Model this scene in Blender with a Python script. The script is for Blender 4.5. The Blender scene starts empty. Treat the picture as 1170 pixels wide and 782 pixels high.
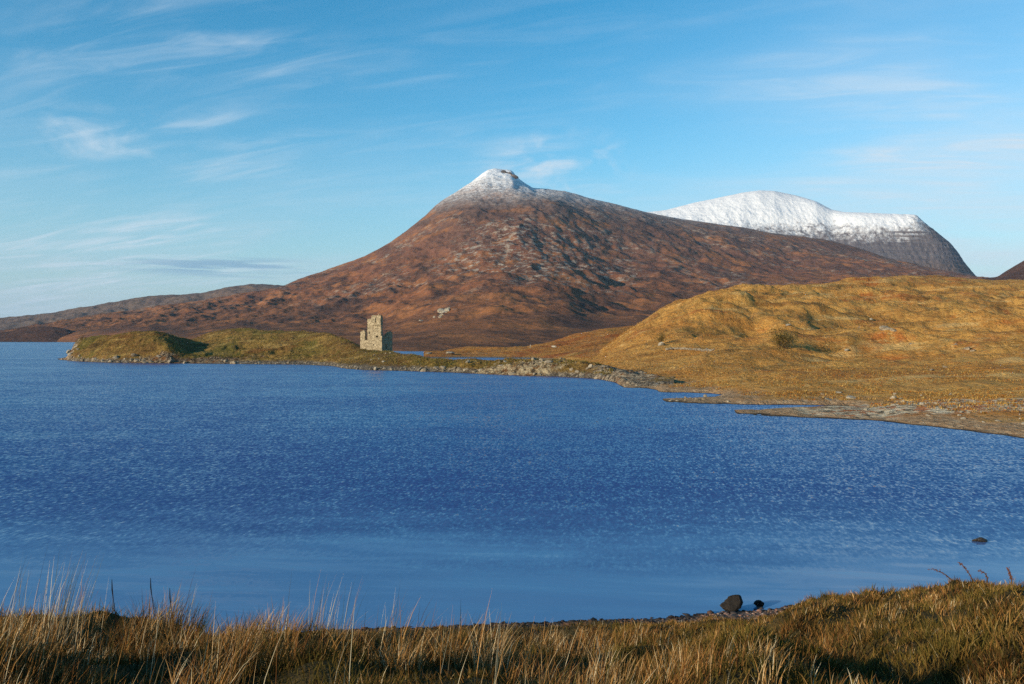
import bpy, bmesh, math, random
import numpy as np
from mathutils import Vector

random.seed(7)
RNG = np.random.default_rng(11)
S = bpy.context.scene
COL = S.collection

# ------------------------------------------------------------------ camera
F, CX, HY, CZ = 1013.0, 585.0, 386.0, 10.0          # focal length in photo pixels, horizon row, eye height above the water
cam = bpy.data.objects.new('camera', bpy.data.cameras.new('camera'))
COL.objects.link(cam)
cam.location = (0, 0, CZ)
cam.rotation_euler = (math.radians(90), 0, 0)
cam.data.sensor_width = 36.0
cam.data.lens = 36.0 * F / 1170.0
cam.data.shift_y = -5.0 / 1170.0
cam.data.clip_start = 0.1
cam.data.clip_end = 60000
S.camera = cam

# ------------------------------------------------------------------ light
SUN_DIR = Vector((-0.83, -0.55, 0.0)).normalized()
SUN_EL = math.radians(14.5)
sun = bpy.data.objects.new('sun', bpy.data.lights.new('sun', 'SUN'))
COL.objects.link(sun)
d = Vector((SUN_DIR.x * math.cos(SUN_EL), SUN_DIR.y * math.cos(SUN_EL), math.sin(SUN_EL)))
sun.rotation_euler = d.to_track_quat('Z', 'Y').to_euler()
sun.data.energy = 5.0
sun.data.angle = math.radians(0.5)
sun.data.color = (1.0, 0.87, 0.68)
S.view_settings.view_transform = 'Standard'
S.view_settings.look = 'None'
S.view_settings.exposure = 0.38
S.view_settings.gamma = 1.0
S.view_settings.use_curve_mapping = False
S.cycles.use_denoising = False
SKY_STRENGTH = 0.145

# ------------------------------------------------------------------ node helpers
class G:
    def __init__(self, nt):
        self.nt = nt
    def node(self, t, ins=None, **props):
        n = self.nt.nodes.new(t)
        for k, v in props.items():
            setattr(n, k, v)
        for k, v in (ins or {}).items():
            s = n.inputs[k]
            if isinstance(v, bpy.types.NodeSocket):
                self.nt.links.new(v, s)
            else:
                s.default_value = v
        return n
    def noise(self, vec, scale, detail=4.0, rough=0.55, dist=0.0, kind='FBM'):
        return self.node('ShaderNodeTexNoise', {'Vector': vec, 'Scale': scale, 'Detail': detail, 'Roughness': rough,
                                                'Distortion': dist}, noise_dimensions='3D').outputs['Fac']
    def voronoi(self, vec, scale, feature='F1', out='Distance'):
        return self.node('ShaderNodeTexVoronoi', {'Vector': vec, 'Scale': scale}, feature=feature).outputs[out]
    def m(self, op, a, b=0.0, c=0.0, clamp=False):
        return self.node('ShaderNodeMath', {0: a, 1: b, 2: c}, operation=op, use_clamp=clamp).outputs[0]
    def vm(self, op, a, b=(0, 0, 0)):
        n = self.node('ShaderNodeVectorMath', {0: a, 1: b}, operation=op)
        return n.outputs['Value'] if op in ('LENGTH', 'DISTANCE', 'DOT_PRODUCT') else n.outputs[0]
    def ss(self, v, lo, hi, a=0.0, b=1.0):
        return self.node('ShaderNodeMapRange', {'Value': v, 'From Min': lo, 'From Max': hi, 'To Min': a, 'To Max': b},
                         interpolation_type='SMOOTHSTEP').outputs[0]
    def lin(self, v, lo, hi, a=0.0, b=1.0):
        return self.node('ShaderNodeMapRange', {'Value': v, 'From Min': lo, 'From Max': hi, 'To Min': a, 'To Max': b}).outputs[0]
    def mix(self, f, a, b, blend='MIX'):
        n = self.node('ShaderNodeMix', data_type='RGBA', blend_type=blend)
        for i, v in ((0, f), (6, a), (7, b)):
            if isinstance(v, bpy.types.NodeSocket):
                self.nt.links.new(v, n.inputs[i])
            elif i == 0:
                n.inputs[i].default_value = v
            else:
                n.inputs[i].default_value = (v[0], v[1], v[2], 1.0)
        return n.outputs[2]
    def ramp(self, fac, stops):
        n = self.node('ShaderNodeValToRGB', {'Fac': fac})
        e = n.color_ramp.elements
        while len(e) < len(stops):
            e.new(0.5)
        for el, (p, c) in zip(e, stops):
            el.position = p
            el.color = (c[0], c[1], c[2], 1.0)
        return n.outputs['Color']
    def pos(self):
        return self.node('ShaderNodeNewGeometry').outputs['Position']
    def scaled(self, vec, sx, sy, sz):
        return self.vm('MULTIPLY', vec, (sx, sy, sz))
    def xyz(self, vec):
        return self.node('ShaderNodeSeparateXYZ', {0: vec}).outputs
    def bump(self, h, strength, dist, normal=None):
        ins = {'Height': h, 'Strength': strength, 'Distance': dist}
        if normal is not None:
            ins['Normal'] = normal
        return self.node('ShaderNodeBump', ins).outputs[0]

def material(name):
    m = bpy.data.materials.new(name)
    m.use_nodes = True
    m.node_tree.nodes.clear()
    return m, G(m.node_tree)

def finish(m, g, color, rough=0.9, normal=None, spec=0.2, **extra):
    ins = {'Base Color': color if isinstance(color, bpy.types.NodeSocket) else (*color, 1.0), 'Roughness': rough,
           'Specular IOR Level': spec}
    if normal is not None:
        ins['Normal'] = normal
    ins.update(extra)
    b = g.node('ShaderNodeBsdfPrincipled', ins)
    o = g.node('ShaderNodeOutputMaterial')
    g.nt.links.new(b.outputs[0], o.inputs['Surface'])
    return m

# ------------------------------------------------------------------ sky
def raydir(px, py):
    return Vector(((px - CX) / F, 1.0, -(py - HY) / F)).normalized()

world = bpy.data.worlds.new('World')
S.world = world
world.use_nodes = True
world.node_tree.nodes.clear()
g = G(world.node_tree)
sky = g.node('ShaderNodeTexSky', sky_type='NISHITA', sun_disc=False)
sky.sun_elevation = SUN_EL
sky.sun_rotation = math.atan2(SUN_DIR.x, SUN_DIR.y) % (2 * math.pi)
sky.altitude = 10.0
sky.air_density = 1.0
sky.dust_density = 0.15
sky.ozone_density = 2.5
vec = g.node('ShaderNodeTexCoord').outputs['Generated']
X, Y, Z = g.xyz(vec)
den = g.m('ADD', g.m('MAXIMUM', Z, 0.0), 0.16)
u, v = g.m('DIVIDE', X, den), g.m('DIVIDE', Y, den)
flat = g.node('ShaderNodeCombineXYZ', {0: u, 1: v, 2: 0.0}).outputs[0]
rot = g.node('ShaderNodeVectorRotate', {'Vector': flat, 'Angle': math.radians(14)}, rotation_type='Z_AXIS').outputs[0]
fine = g.noise(g.scaled(rot, 1.0, 3.6, 1.0), 2.2, 5.0, 0.52, 1.4)
broad = g.noise(g.scaled(rot, 0.7, 1.6, 1.0), 1.3, 4.0, 0.5, 0.4)
def zone(px, py, r0, r1, sx=1.0, sz=1.0):
    c = raydir(px, py)
    dv = g.vm('SUBTRACT', vec, tuple(c))
    return g.ss(g.vm('LENGTH', g.scaled(dv, sx, 1.0, sz)), r0, r1, 1.0, 0.0)
wisps = g.m('MULTIPLY', g.ss(fine, 0.36, 0.82), g.ss(broad, 0.34, 0.60))
z1 = zone(215, 85, 0.02, 0.18, 0.9, 1.4)
z2 = zone(200, 160, 0.02, 0.15, 0.8, 2.8)
z3 = zone(1080, 130, 0.03, 0.22, 0.8, 1.6)
z4 = zone(640, 195, 0.01, 0.11, 0.9, 2.0)
z5 = zone(110, 300, 0.03, 0.22, 0.8, 1.8)
amt = g.m('MULTIPLY', wisps, 0.14)
for z_, k in ((z1, 0.46), (z2, 0.50), (z3, 0.46), (z4, 0.40), (z5, 0.55)):
    amt = g.m('ADD', amt, g.m('MULTIPLY', g.m('MULTIPLY', wisps, z_), k))
veil = g.m('MULTIPLY', g.ss(Z, 0.34, 0.0), g.ss(broad, 0.3, 0.7, 0.0, 0.16))
right_veil = g.m('MULTIPLY', g.m('MULTIPLY', zone(1150, 230, 0.02, 0.48, 0.9, 1.4), g.ss(broad, 0.30, 0.66, 0.45, 1.0)), 0.52)
puff = g.ss(g.noise(g.scaled(vec, 1.0, 1.0, 2.2), 15.0, 5.0, 0.55, 0.5), 0.40, 0.70)
puffs = g.m('MULTIPLY', puff, g.m('ADD', g.m('MULTIPLY', zone(640, 196, 0.02, 0.10, 0.9, 1.7), 0.75), g.m('MULTIPLY', zone(130, 155, 0.01, 0.09, 0.8, 2.4), 0.7)))
right_veil = g.m('ADD', right_veil, puffs)
amt = g.m('ADD', amt, g.m('ADD', veil, right_veil), clamp=True)
skycol = g.node('ShaderNodeHueSaturation', {'Color': sky.outputs[0], 'Hue': 0.488, 'Saturation': 1.38, 'Value': 0.98}).outputs[0]
# thin dark bars of far cloud low over the loch
barn = g.noise(g.scaled(vec, 9.0, 9.0, 160.0), 1.0, 3.0, 0.5)
bars = g.m('MULTIPLY', g.m('MULTIPLY', g.ss(barn, 0.45, 0.60), zone(255, 305, 0.03, 0.14, 1.0, 9.0)), 0.85)
CLOUD = (3.6, 4.2, 4.7)
low = g.m('MULTIPLY', g.ss(Z, 0.24, -0.02), g.ss(broad, 0.2, 0.8, 0.70, 0.90))
cl = g.mix(low, skycol, (1.42, 2.62, 3.52))
cl = g.mix(amt, cl, CLOUD)
cl = g.mix(bars, cl, (1.25, 2.3, 3.2))
bg = g.node('ShaderNodeBackground', {'Color': cl, 'Strength': SKY_STRENGTH})
out = g.node('ShaderNodeOutputWorld')
g.nt.links.new(bg.outputs[0], out.inputs[0])

# ------------------------------------------------------------------ numpy noise
def _hash(ix, iy, seed):
    h = (ix.astype(np.int64) * 374761393 + iy.astype(np.int64) * 668265263 + seed * 974711) & 0xffffffff
    h = ((h ^ (h >> 13)) * 1274126177) & 0xffffffff
    h = h ^ (h >> 16)
    return h
def perlin(x, y, seed=0):
    ix, iy = np.floor(x), np.floor(y)
    fx, fy = x - ix, y - iy
    def gr(dx, dy):
        a = _hash(ix + dx, iy + dy, seed) / 4294967296.0 * 2 * np.pi
        return np.cos(a) * (fx - dx) + np.sin(a) * (fy - dy)
    sx = fx * fx * fx * (fx * (fx * 6 - 15) + 10)
    sy = fy * fy * fy * (fy * (fy * 6 - 15) + 10)
    a, b, c, e = gr(0, 0), gr(1, 0), gr(0, 1), gr(1, 1)
    return ((a + (b - a) * sx) * (1 - sy) + (c + (e - c) * sx) * sy) * 1.5
def fbm(x, y, octaves=5, seed=0, gain=0.5, lac=2.03):
    s, a = 0, 1.0
    for o in range(octaves):
        s = s + a * perlin(x * lac ** o + o * 17.3, y * lac ** o - o * 9.1, seed + o * 13)
        a *= gain
    return s
def ridged(x, y, octaves=5, seed=0, gain=0.5):
    s, a = 0, 1.0
    for o in range(octaves):
        s = s + a * (1 - 2 * np.abs(perlin(x * 2.03 ** o + o * 31.7, y * 2.03 ** o + o * 11.9, seed + o * 13)))
        a *= gain
    return s * 0.5

# ------------------------------------------------------------------ object helpers
def link(name, me, mat=None, parent=None):
    o = bpy.data.objects.new(name, me)
    COL.objects.link(o)
    if mat is not None and me is not None and not me.materials:
        me.materials.append(mat)
    if parent is not None:
        o.parent = parent
    return o
def tag(o, label=None, cat=None, group=None, kind=None):
    for k, v_ in (('label', label), ('category', cat), ('group', group), ('kind', kind)):
        if v_:
            o[k] = v_
    return o
def empty(name, loc=(0, 0, 0), rz=0.0):
    o = bpy.data.objects.new(name, None)
    COL.objects.link(o)
    o.location = loc
    o.rotation_euler = (0, 0, rz)
    o.empty_display_size = 0.3
    return o
def quads_mesh(name, verts, quads, smooth=True, colors=None):
    me = bpy.data.meshes.new(name)
    verts = np.asarray(verts, dtype=np.float32).reshape(-1, 3)
    quads = np.asarray(quads, dtype=np.int32).reshape(-1, 4)
    me.vertices.add(len(verts))
    me.vertices.foreach_set('co', verts.ravel())
    me.loops.add(quads.size)
    me.loops.foreach_set('vertex_index', quads.ravel())
    me.polygons.add(len(quads))
    me.polygons.foreach_set('loop_start', np.arange(0, quads.size, 4, dtype=np.int32))
    me.polygons.foreach_set('use_smooth', np.full(len(quads), smooth))
    if colors is not None:
        at = me.attributes.new('tint', 'FLOAT_COLOR', 'POINT')
        c4 = np.ones((len(verts), 4), dtype=np.float32)
        c4[:, :3] = colors
        at.data.foreach_set('color', c4.ravel())
    me.update(calc_edges=True)
    return me
def grid_mesh(name, P, smooth=True):
    """P: (rows, cols, 3)"""
    r, c = P.shape[:2]
    idx = np.arange(r * c, dtype=np.int32).reshape(r, c)
    q = np.stack([idx[:-1, :-1], idx[:-1, 1:], idx[1:, 1:], idx[1:, :-1]], -1)
    return quads_mesh(name, P.reshape(-1, 3), q, smooth)

def gsmooth(a, sig):
    if sig <= 0:
        return a
    n = int(sig * 3) + 1
    k = np.exp(-0.5 * (np.arange(-n, n + 1) / sig) ** 2)
    k /= k.sum()
    return np.convolve(np.pad(a, n, mode='edge'), k, mode='valid')

def pchip(rows, ts):
    """monotone cubic through rows (n, cols) at parameters ts in 0..n-1"""
    R = np.asarray(rows)
    n = len(R)
    dl = R[1:] - R[:-1]
    m = np.zeros_like(R)
    m[0], m[-1] = dl[0], dl[-1]
    a, b = dl[:-1], dl[1:]
    same = (a * b) > 0
    with np.errstate(divide='ignore', invalid='ignore'):
        h = np.where(same, 2 * a * b / np.where(same, a + b, 1), 0)
    m[1:-1] = h
    out_ = []
    for t in ts:
        i = min(int(t), n - 2)
        s = t - i
        out_.append((2 * s ** 3 - 3 * s ** 2 + 1) * R[i] + (s ** 3 - 2 * s ** 2 + s) * m[i] + (-2 * s ** 3 + 3 * s ** 2) * R[i + 1]
                    + (s ** 3 - s ** 2) * m[i + 1])
    return np.array(out_)

class Loft:
    """Terrain lofted through survey lines. Each row: dict(D=[(bearing, depth)], py=[..] or z=[..], amp, sig).
    Bearings are photo columns, turned into true directions; every row is a real line on the ground at its own distance."""
    def __init__(self, px0, px1, ncol, rows, segs):
        self.px = np.linspace(px0, px1, ncol)
        step = (px1 - px0) / (ncol - 1)
        Ds, Zs, As = [], [], []
        for r in rows:
            dp = np.array(r['D'], dtype=float)
            D = gsmooth(np.interp(self.px, dp[:, 0], dp[:, 1]), r.get('dsig', 12) / step)
            if 'py' in r:
                pp = np.array(r['py'], dtype=float)
                py = gsmooth(np.interp(self.px, pp[:, 0], pp[:, 1]), r.get('sig', 10) / step)
                z = CZ - (py - HY) / F * D
            else:
                zz = np.array(r['z'], dtype=float)
                z = gsmooth(np.interp(self.px, zz[:, 0], zz[:, 1]), r.get('sig', 10) / step)
            Ds.append(D); Zs.append(z); As.append(np.full(ncol, r.get('amp', 1.0)))
        for i in range(1, len(Ds)):
            Ds[i] = np.maximum(Ds[i], Ds[i - 1] + 0.3)
        ts = [0.0]
        for i, s in enumerate(segs):
            ts += [i + (k + 1) / s for k in range(s)]
        self.ts = np.array(ts)
        self.D = pchip(Ds, ts)
        self.z = pchip(Zs, ts)
        self.amp = pchip(As, ts)
        self.x = (self.px[None, :] - CX) / F * self.D
        self.y = self.D
        self.pxg = np.broadcast_to(self.px[None, :], self.D.shape)
    def P(self):
        return np.stack([self.x, self.y, self.z], -1)
    def normals(self):
        P = self.P()
        du = np.gradient(P, axis=1)
        dv = np.gradient(P, axis=0)
        n = np.cross(du, dv)
        n /= np.linalg.norm(n, axis=-1, keepdims=True) + 1e-9
        n[n[..., 2] < 0] *= -1
        return n
    def at(self, px, t):
        """point on the surface at a bearing and a row parameter"""
        j = int(np.clip(np.searchsorted(self.px, px), 0, len(self.px) - 1))
        i = int(np.argmin(np.abs(self.ts - t)))
        return Vector((float(self.x[i, j]), float(self.y[i, j]), float(self.z[i, j])))
    def hit(self, px, py):
        """first surface point seen at a photo pixel, walking away from the eye"""
        j = int(np.clip(round((px - self.px[0]) / (self.px[1] - self.px[0])), 0, len(self.px) - 1))
        yy = HY + (CZ - self.z[:, j]) * F / self.D[:, j]
        i = int(np.argmax(yy <= py)) if (yy <= py).any() else int(np.argmin(yy))
        return Vector((float(self.x[i, j]), float(self.y[i, j]), float(self.z[i, j])))

# ------------------------------------------------------------------ materials of the setting
def mountain_material():
    m, g = material('moor_mountain')
    p = g.pos()
    x, y, z = g.xyz(p)
    nz = g.xyz(g.node('ShaderNodeNewGeometry').outputs['Normal'])[2]
    n1 = g.noise(p, 0.0035, 6, 0.6, 0.4)
    n2 = g.noise(p, 0.014, 6, 0.65)
    n3 = g.noise(p, 0.06, 5, 0.7)
    rib = g.node('ShaderNodeVectorRotate', {'Vector': p, 'Angle': math.radians(74.5)}, rotation_type='Z_AXIS').outputs[0]
    ribs = g.noise(g.scaled(rib, 0.0016, 0.009, 0.006), 1.0, 6, 0.62, 0.9)
    zz = g.m('ADD', z, g.m('MULTIPLY', g.m('SUBTRACT', n1, 0.5), 260.0))
    heath = g.ramp(g.lin(zz, 0, 620), [(0.0, (0.185, 0.075, 0.030)), (0.22, (0.215, 0.076, 0.030)), (0.42, (0.180, 0.070, 0.038)),
                                       (0.7, (0.135, 0.070, 0.050)), (1.0, (0.125, 0.083, 0.066))])
    heath = g.mix(g.m('MULTIPLY', g.ss(n2, 0.46, 0.66), 0.75), heath, (0.062, 0.034, 0.025))
    heath = g.mix(g.m('MULTIPLY', g.ss(g.noise(p, 0.008, 5, 0.6), 0.50, 0.64), 0.75), heath, (0.33, 0.125, 0.038))
    heath = g.mix(g.m('MULTIPLY', g.ss(n3, 0.35, 0.75), 0.35), heath, (0.23, 0.12, 0.06))
    heath = g.mix(g.m('MULTIPLY', g.ss(g.noise(p, 0.13, 3, 0.7), 0.52, 0.7), 0.55), heath, (0.04, 0.028, 0.02))
    heath = g.mix(g.m('MULTIPLY', g.ss(ribs, 0.50, 0.66), 0.60), heath, (0.080, 0.040, 0.028))
    heath = g.mix(g.m('MULTIPLY', g.ss(ribs, 0.44, 0.34), 0.55), heath, (0.30, 0.115, 0.042))
    dark_patch = g.noise(g.scaled(rib, 0.006, 0.012, 0.01), 1.0, 5, 0.62, 0.6)
    heath = g.mix(g.m('MULTIPLY', g.m('MULTIPLY', g.ss(dark_patch, 0.50, 0.62), 0.75), g.ss(z, 330, 160)), heath, (0.060, 0.034, 0.024))  # darker patches scattered over the lower slopes
    # pale quartzite outcrops breaking through in bands
    band = g.ss(g.noise(g.scaled(p, 1.0, 0.6, 1.8), 0.0042, 4, 0.55, 0.6), 0.46, 0.60)
    cr = g.vm('LENGTH', g.scaled(g.vm('SUBTRACT', p, (70, 2550, 0)), 1 / 330.0, 1 / 620.0, 0.0))
    cr = g.ss(g.m('ADD', cr, g.m('MULTIPLY', g.m('SUBTRACT', n1, 0.5), 1.4)), 1.0, 0.55)
    band = g.m('MAXIMUM', g.m('MULTIPLY', band, 0.75), cr)
    band = g.m('MULTIPLY', band, g.ss(z, 40, 150))
    rk = g.m('MULTIPLY', g.ss(g.noise(g.scaled(p, 1.0, 1.0, 1.5), 0.034, 5, 0.75), 0.51, 0.60), band)
    rk2 = g.m('MULTIPLY', g.m('MULTIPLY', g.ss(z, 15, 60), 0.6), g.ss(g.noise(g.scaled(p, 1.0, 1.0, 2.0), 0.07, 4, 0.75), 0.60, 0.69))
    rock = g.ramp(n3, [(0.3, (0.17, 0.13, 0.10)), (0.7, (0.43, 0.35, 0.26))])
    col = g.mix(g.m('MAXIMUM', rk, rk2), heath, rock)
    # bare grey rock high up and on steep ground
    high = g.ss(g.m('ADD', z, g.m('MULTIPLY', g.m('SUBTRACT', n2, 0.5), 260.0)), 430, 640)
    col = g.mix(g.m('MULTIPLY', high, 0.75), col, g.mix(g.ss(n3, 0.35, 0.65), (0.13, 0.105, 0.10), (0.22, 0.19, 0.175)))
    steep = g.ss(nz, 0.66, 0.52)
    col = g.mix(g.m('MULTIPLY', steep, 0.6), col, (0.13, 0.105, 0.095))
    # snow: by height, patchy at its lower edge, off the crags; the east shoulder carries a thin dusting
    sn = g.m('ADD', z, g.m('MULTIPLY', g.m('SUBTRACT', g.noise(g.scaled(p, 1, 1, 2.5), 0.022, 7, 0.72), 0.5), 190.0))
    sn = g.m('ADD', sn, g.m('MULTIPLY', g.m('SUBTRACT', n1, 0.5), 60.0))
    sn = g.m('SUBTRACT', sn, g.ss(x, 20, 260, 0.0, 24.0))
    sn2 = g.m('MULTIPLY', g.ss(sn, 560, 640), g.ss(x, 330, 90, 0.12, 1.0))
    grains = g.ss(g.noise(g.scaled(p, 1, 1, 3.0), 0.10, 4, 0.75), 0.36, 0.60)
    sn2 = g.m('MULTIPLY', sn2, g.m('MAXIMUM', grains, g.ss(sn, 620, 690)))
    dust = g.m('MULTIPLY', g.ss(sn, 495, 620), g.ss(grains, 0.2, 1.0, 0.10, 0.55))
    sn2 = g.m('MAXIMUM', sn2, dust)
    sn2 = g.m('MULTIPLY', sn2, g.ss(nz, 0.50, 0.64))
    col = g.mix(sn2, col, (0.74, 0.735, 0.72))
    nr = g.bump(g.m('ADD', g.noise(p, 0.05, 6, 0.7), g.m('MULTIPLY', n2, 1.5)), 1.0, 5.0)
    return finish(m, g, col, 0.95, nr, 0.1)

def snow_mountain_material():
    m, g = material('snow_mountain')
    p = g.pos()
    x, y, z = g.xyz(p)
    nz = g.xyz(g.node('ShaderNodeNewGeometry').outputs['Normal'])[2]
    n1 = g.noise(p, 0.006, 5, 0.6)
    n3 = g.noise(p, 0.05, 5, 0.7)
    strata = g.noise(g.scaled(p, 0.0015, 0.0015, 0.045), 1.0, 4, 0.7)
    rock = g.ramp(strata, [(0.3, (0.085, 0.072, 0.078)), (0.5, (0.115, 0.098, 0.102)), (0.7, (0.15, 0.13, 0.13))])
    rock = g.mix(g.m('MULTIPLY', g.ss(n3, 0.45, 0.7), 0.5), rock, (0.10, 0.09, 0.085))
    # screes below the crags
    scree = g.noise(g.scaled(p, 0.05, 0.05, 0.006), 1.0, 4, 0.7)
    rock = g.mix(g.m('MULTIPLY', g.ss(scree, 0.5, 0.7), 0.45), rock, (0.21, 0.185, 0.17))
    rock = g.mix(g.ss(z, 470, 380), rock, (0.12, 0.085, 0.07))
    sn = g.m('ADD', z, g.m('MULTIPLY', g.m('SUBTRACT', g.noise(g.scaled(p, 1, 1, 0.35), 0.024, 6, 0.72), 0.5), 210.0))
    sn = g.m('ADD', sn, g.m('MULTIPLY', g.m('SUBTRACT', n1, 0.5), 80.0))
    sn = g.m('ADD', sn, g.m('MULTIPLY', g.m('SUBTRACT', strata, 0.5), 110.0))
    sn = g.m('ADD', sn, g.m('MULTIPLY', g.m('SUBTRACT', scree, 0.5), 170.0))
    sn = g.m('ADD', sn, g.m('SUBTRACT', g.ss(x, 1800, 2050, 0.0, 25.0), g.ss(x, 2180, 2520, 0.0, 150.0)))
    s = g.ss(sn, 535, 690)
    streak = g.ss(g.noise(g.scaled(p, 0.05, 0.05, 0.010), 1.0, 5, 0.7), 0.36, 0.56)
    s = g.m('MULTIPLY', s, g.m('MAXIMUM', streak, g.ss(sn, 600, 700)))
    s = g.m('MULTIPLY', s, g.ss(g.m('ADD', nz, g.m('MULTIPLY', g.m('SUBTRACT', n3, 0.5), 0.25)), 0.30, 0.50))
    crag = g.m('MULTIPLY', g.ss(strata, 0.60, 0.66), g.ss(z, 690, 600))
    s = g.m('MULTIPLY', s, g.m('SUBTRACT', 1.0, g.m('MULTIPLY', crag, 0.75)))
    col = g.mix(s, rock, (0.72, 0.715, 0.705))
    nr = g.bump(g.m('ADD', g.noise(p, 0.03, 6, 0.65), g.m('MULTIPLY', strata, 0.5)), 1.0, 8.0)
    return finish(m, g, col, 0.9, nr, 0.1)

def far_material(name, c1, c2, scale=0.006):
    m, g = material(name)
    p = g.pos()
    n1 = g.noise(p, scale, 6, 0.65)
    n2 = g.noise(p, scale * 6, 5, 0.7)
    col = g.mix(g.ss(n1, 0.35, 0.65), c1, c2)
    col = g.mix(g.m('MULTIPLY', g.ss(n2, 0.5, 0.68), 0.6), col, (0.045, 0.035, 0.03))
    rk = g.m('MULTIPLY', g.ss(g.noise(g.scaled(p, 1, 1, 2), scale * 9, 4, 0.75), 0.60, 0.68), 0.6)
    col = g.mix(rk, col, (0.27, 0.23, 0.2))
    nr = g.bump(g.noise(p, scale * 5, 6, 0.7), 1.0, 8.0)
    return finish(m, g, col, 0.95, nr, 0.1)

def moor_material(name, golds, rust, olive, rust_lo=0.55, olive_lo=0.56, scale=1.0, shore=True, shore_h=0.9, shore_cols=None, spots=()):
    """rough grassland: gold grass, rusty bracken, olive wet ground, grey rock, with a stony rim at the waterline"""
    m, g = material(name)
    p = g.pos()
    x, y, z = g.xyz(p)
    nrm = g.node('ShaderNodeNewGeometry').outputs['Normal']
    nz = g.xyz(nrm)[2]
    sp = g.scaled(p, scale, scale, scale)
    n0 = g.noise(sp, 0.012, 5, 0.6, 0.5)
    n1 = g.noise(sp, 0.05, 6, 0.68, 0.3)
    n2 = g.noise(g.scaled(sp, 1.0, 0.6, 1.0), 0.30, 6, 0.72)
    n3 = g.noise(sp, 1.4, 4, 0.7)
    col = g.mix(g.ss(n1, 0.34, 0.66), golds[0], golds[1])
    col = g.mix(g.m('MULTIPLY', g.ss(g.noise(g.scaled(sp, 1.0, 1.0, 1.0), 0.028, 5, 0.65, 0.8), rust_lo, rust_lo + 0.13), 0.85), col, rust)
    col = g.mix(g.m('MULTIPLY', g.ss(g.noise(g.vm('ADD', sp, (310, 77, 5)), 0.034, 5, 0.65, 0.5), olive_lo, olive_lo + 0.14), 0.8), col, olive)
    col = g.mix(g.m('MULTIPLY', g.ss(n2, 0.46, 0.70), 0.62), col, golds[2])
    col = g.mix(g.m('MULTIPLY', g.ss(n3, 0.46, 0.68), 0.55), col, (0.065, 0.042, 0.016))
    col = g.mix(g.m('MULTIPLY', g.ss(g.noise(sp, 0.75, 3, 0.6), 0.56, 0.70), 0.55), col, golds[3])
    streak = g.noise(g.vm('ADD', g.scaled(sp, 0.018, 0.085, 0.25), g.vm('MULTIPLY', g.node('ShaderNodeTexNoise', {'Vector': sp, 'Scale': 0.02, 'Detail': 2.0}).outputs['Color'], (0.8, 0.8, 0.0))), 1.0, 4, 0.6)
    col = g.mix(g.m('MULTIPLY', g.ss(streak, 0.56, 0.68), 0.6), col, golds[3])
    col = g.mix(g.m('MULTIPLY', g.ss(streak, 0.44, 0.33), 0.55), col, tuple(v_ * 0.6 for v_ in golds[2]))
    rk = g.m('MULTIPLY', g.ss(g.noise(sp, 0.16, 5, 0.75), 0.64, 0.70), g.ss(n0, 0.46, 0.60))
    col = g.mix(rk, col, g.mix(n3, (0.14, 0.125, 0.10), (0.34, 0.30, 0.24)))
    if shore:
        sc = shore_cols or ((0.10, 0.072, 0.045), (0.30, 0.25, 0.19))
        h = g.m('ADD', z, g.m('MULTIPLY', g.m('SUBTRACT', n2, 0.5), shore_h * 1.6))
        st = g.ss(h, shore_h, shore_h * 0.45)
        stones = g.mix(g.ss(g.voronoi(p, 2.2, out='Color'), 0.2, 0.8), sc[0], sc[1])
        stones = g.mix(g.ss(g.noise(p, 0.8, 4, 0.7), 0.4, 0.65), stones, sc[0])
        col = g.mix(st, col, stones)
    for c_, k_, sa, sb in spots:                 # bare stony places
        dd = g.vm('LENGTH', g.scaled(g.vm('SUBTRACT', p, c_), k_[0], k_[1], 0.0))
        dd = g.m('ADD', dd, g.m('MULTIPLY', g.m('SUBTRACT', n2, 0.5), 1.3))
        bl = g.mix(g.ss(g.node('ShaderNodeSeparateColor', {0: g.voronoi(p, 1.7, out='Color')}).outputs[0], 0.15, 0.85), sa, sb)
        bl = g.mix(g.ss(g.noise(p, 0.55, 5, 0.75), 0.50, 0.60), bl, tuple(v_ * 0.28 for v_ in sa))
        bl = g.mix(g.m('MULTIPLY', g.ss(g.noise(p, 0.33, 4, 0.7), 0.52, 0.6), 0.8), bl, rust)
        col = g.mix(g.ss(dd, 1.0, 0.7), col, bl)
    if shore:
        col = g.mix(g.ss(g.m('ADD', z, g.m('MULTIPLY', g.m('SUBTRACT', n2, 0.5), 0.2)), 0.12, 0.02), col, (0.045, 0.032, 0.020))
    nr = g.bump(g.m('ADD', g.m('MULTIPLY', n2, 1.4), g.m('MULTIPLY', n3, 0.35)), 1.0, 1.6)
    return finish(m, g, col, 0.95, nr, 0.1)

def rock_material(name, dark, light, moss=None, wet=False):
    m, g = material(name)
    p = g.node('ShaderNodeTexCoord').outputs['Object']
    rnd = g.node('ShaderNodeObjectInfo').outputs['Random']
    q = g.vm('ADD', p, g.node('ShaderNodeCombineXYZ', {0: g.m('MULTIPLY', rnd, 31.0), 1: g.m('MULTIPLY', rnd, 17.0), 2: 0.0}).outputs[0])
    n1 = g.noise(q, 1.6, 5, 0.65)
    n2 = g.noise(q, 7.0, 5, 0.7)
    col = g.mix(g.ss(n1, 0.35, 0.65), dark, light)
    col = g.mix(g.m('MULTIPLY', g.ss(n2, 0.45, 0.7), 0.6), col, tuple(c * 0.45 for c in dark))
    col = g.mix(g.m('MULTIPLY', rnd, 0.45), col, tuple(c * 0.55 for c in light))
    if moss:
        col = g.mix(g.m('MULTIPLY', g.ss(g.noise(q, 2.6, 3, 0.6), 0.52, 0.62), 0.8), col, moss)
    nr = g.bump(g.m('ADD', n1, n2), 0.8, 0.12)
    return finish(m, g, col, 0.42 if wet else 0.88, nr, 0.35 if wet else 0.2)

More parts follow.
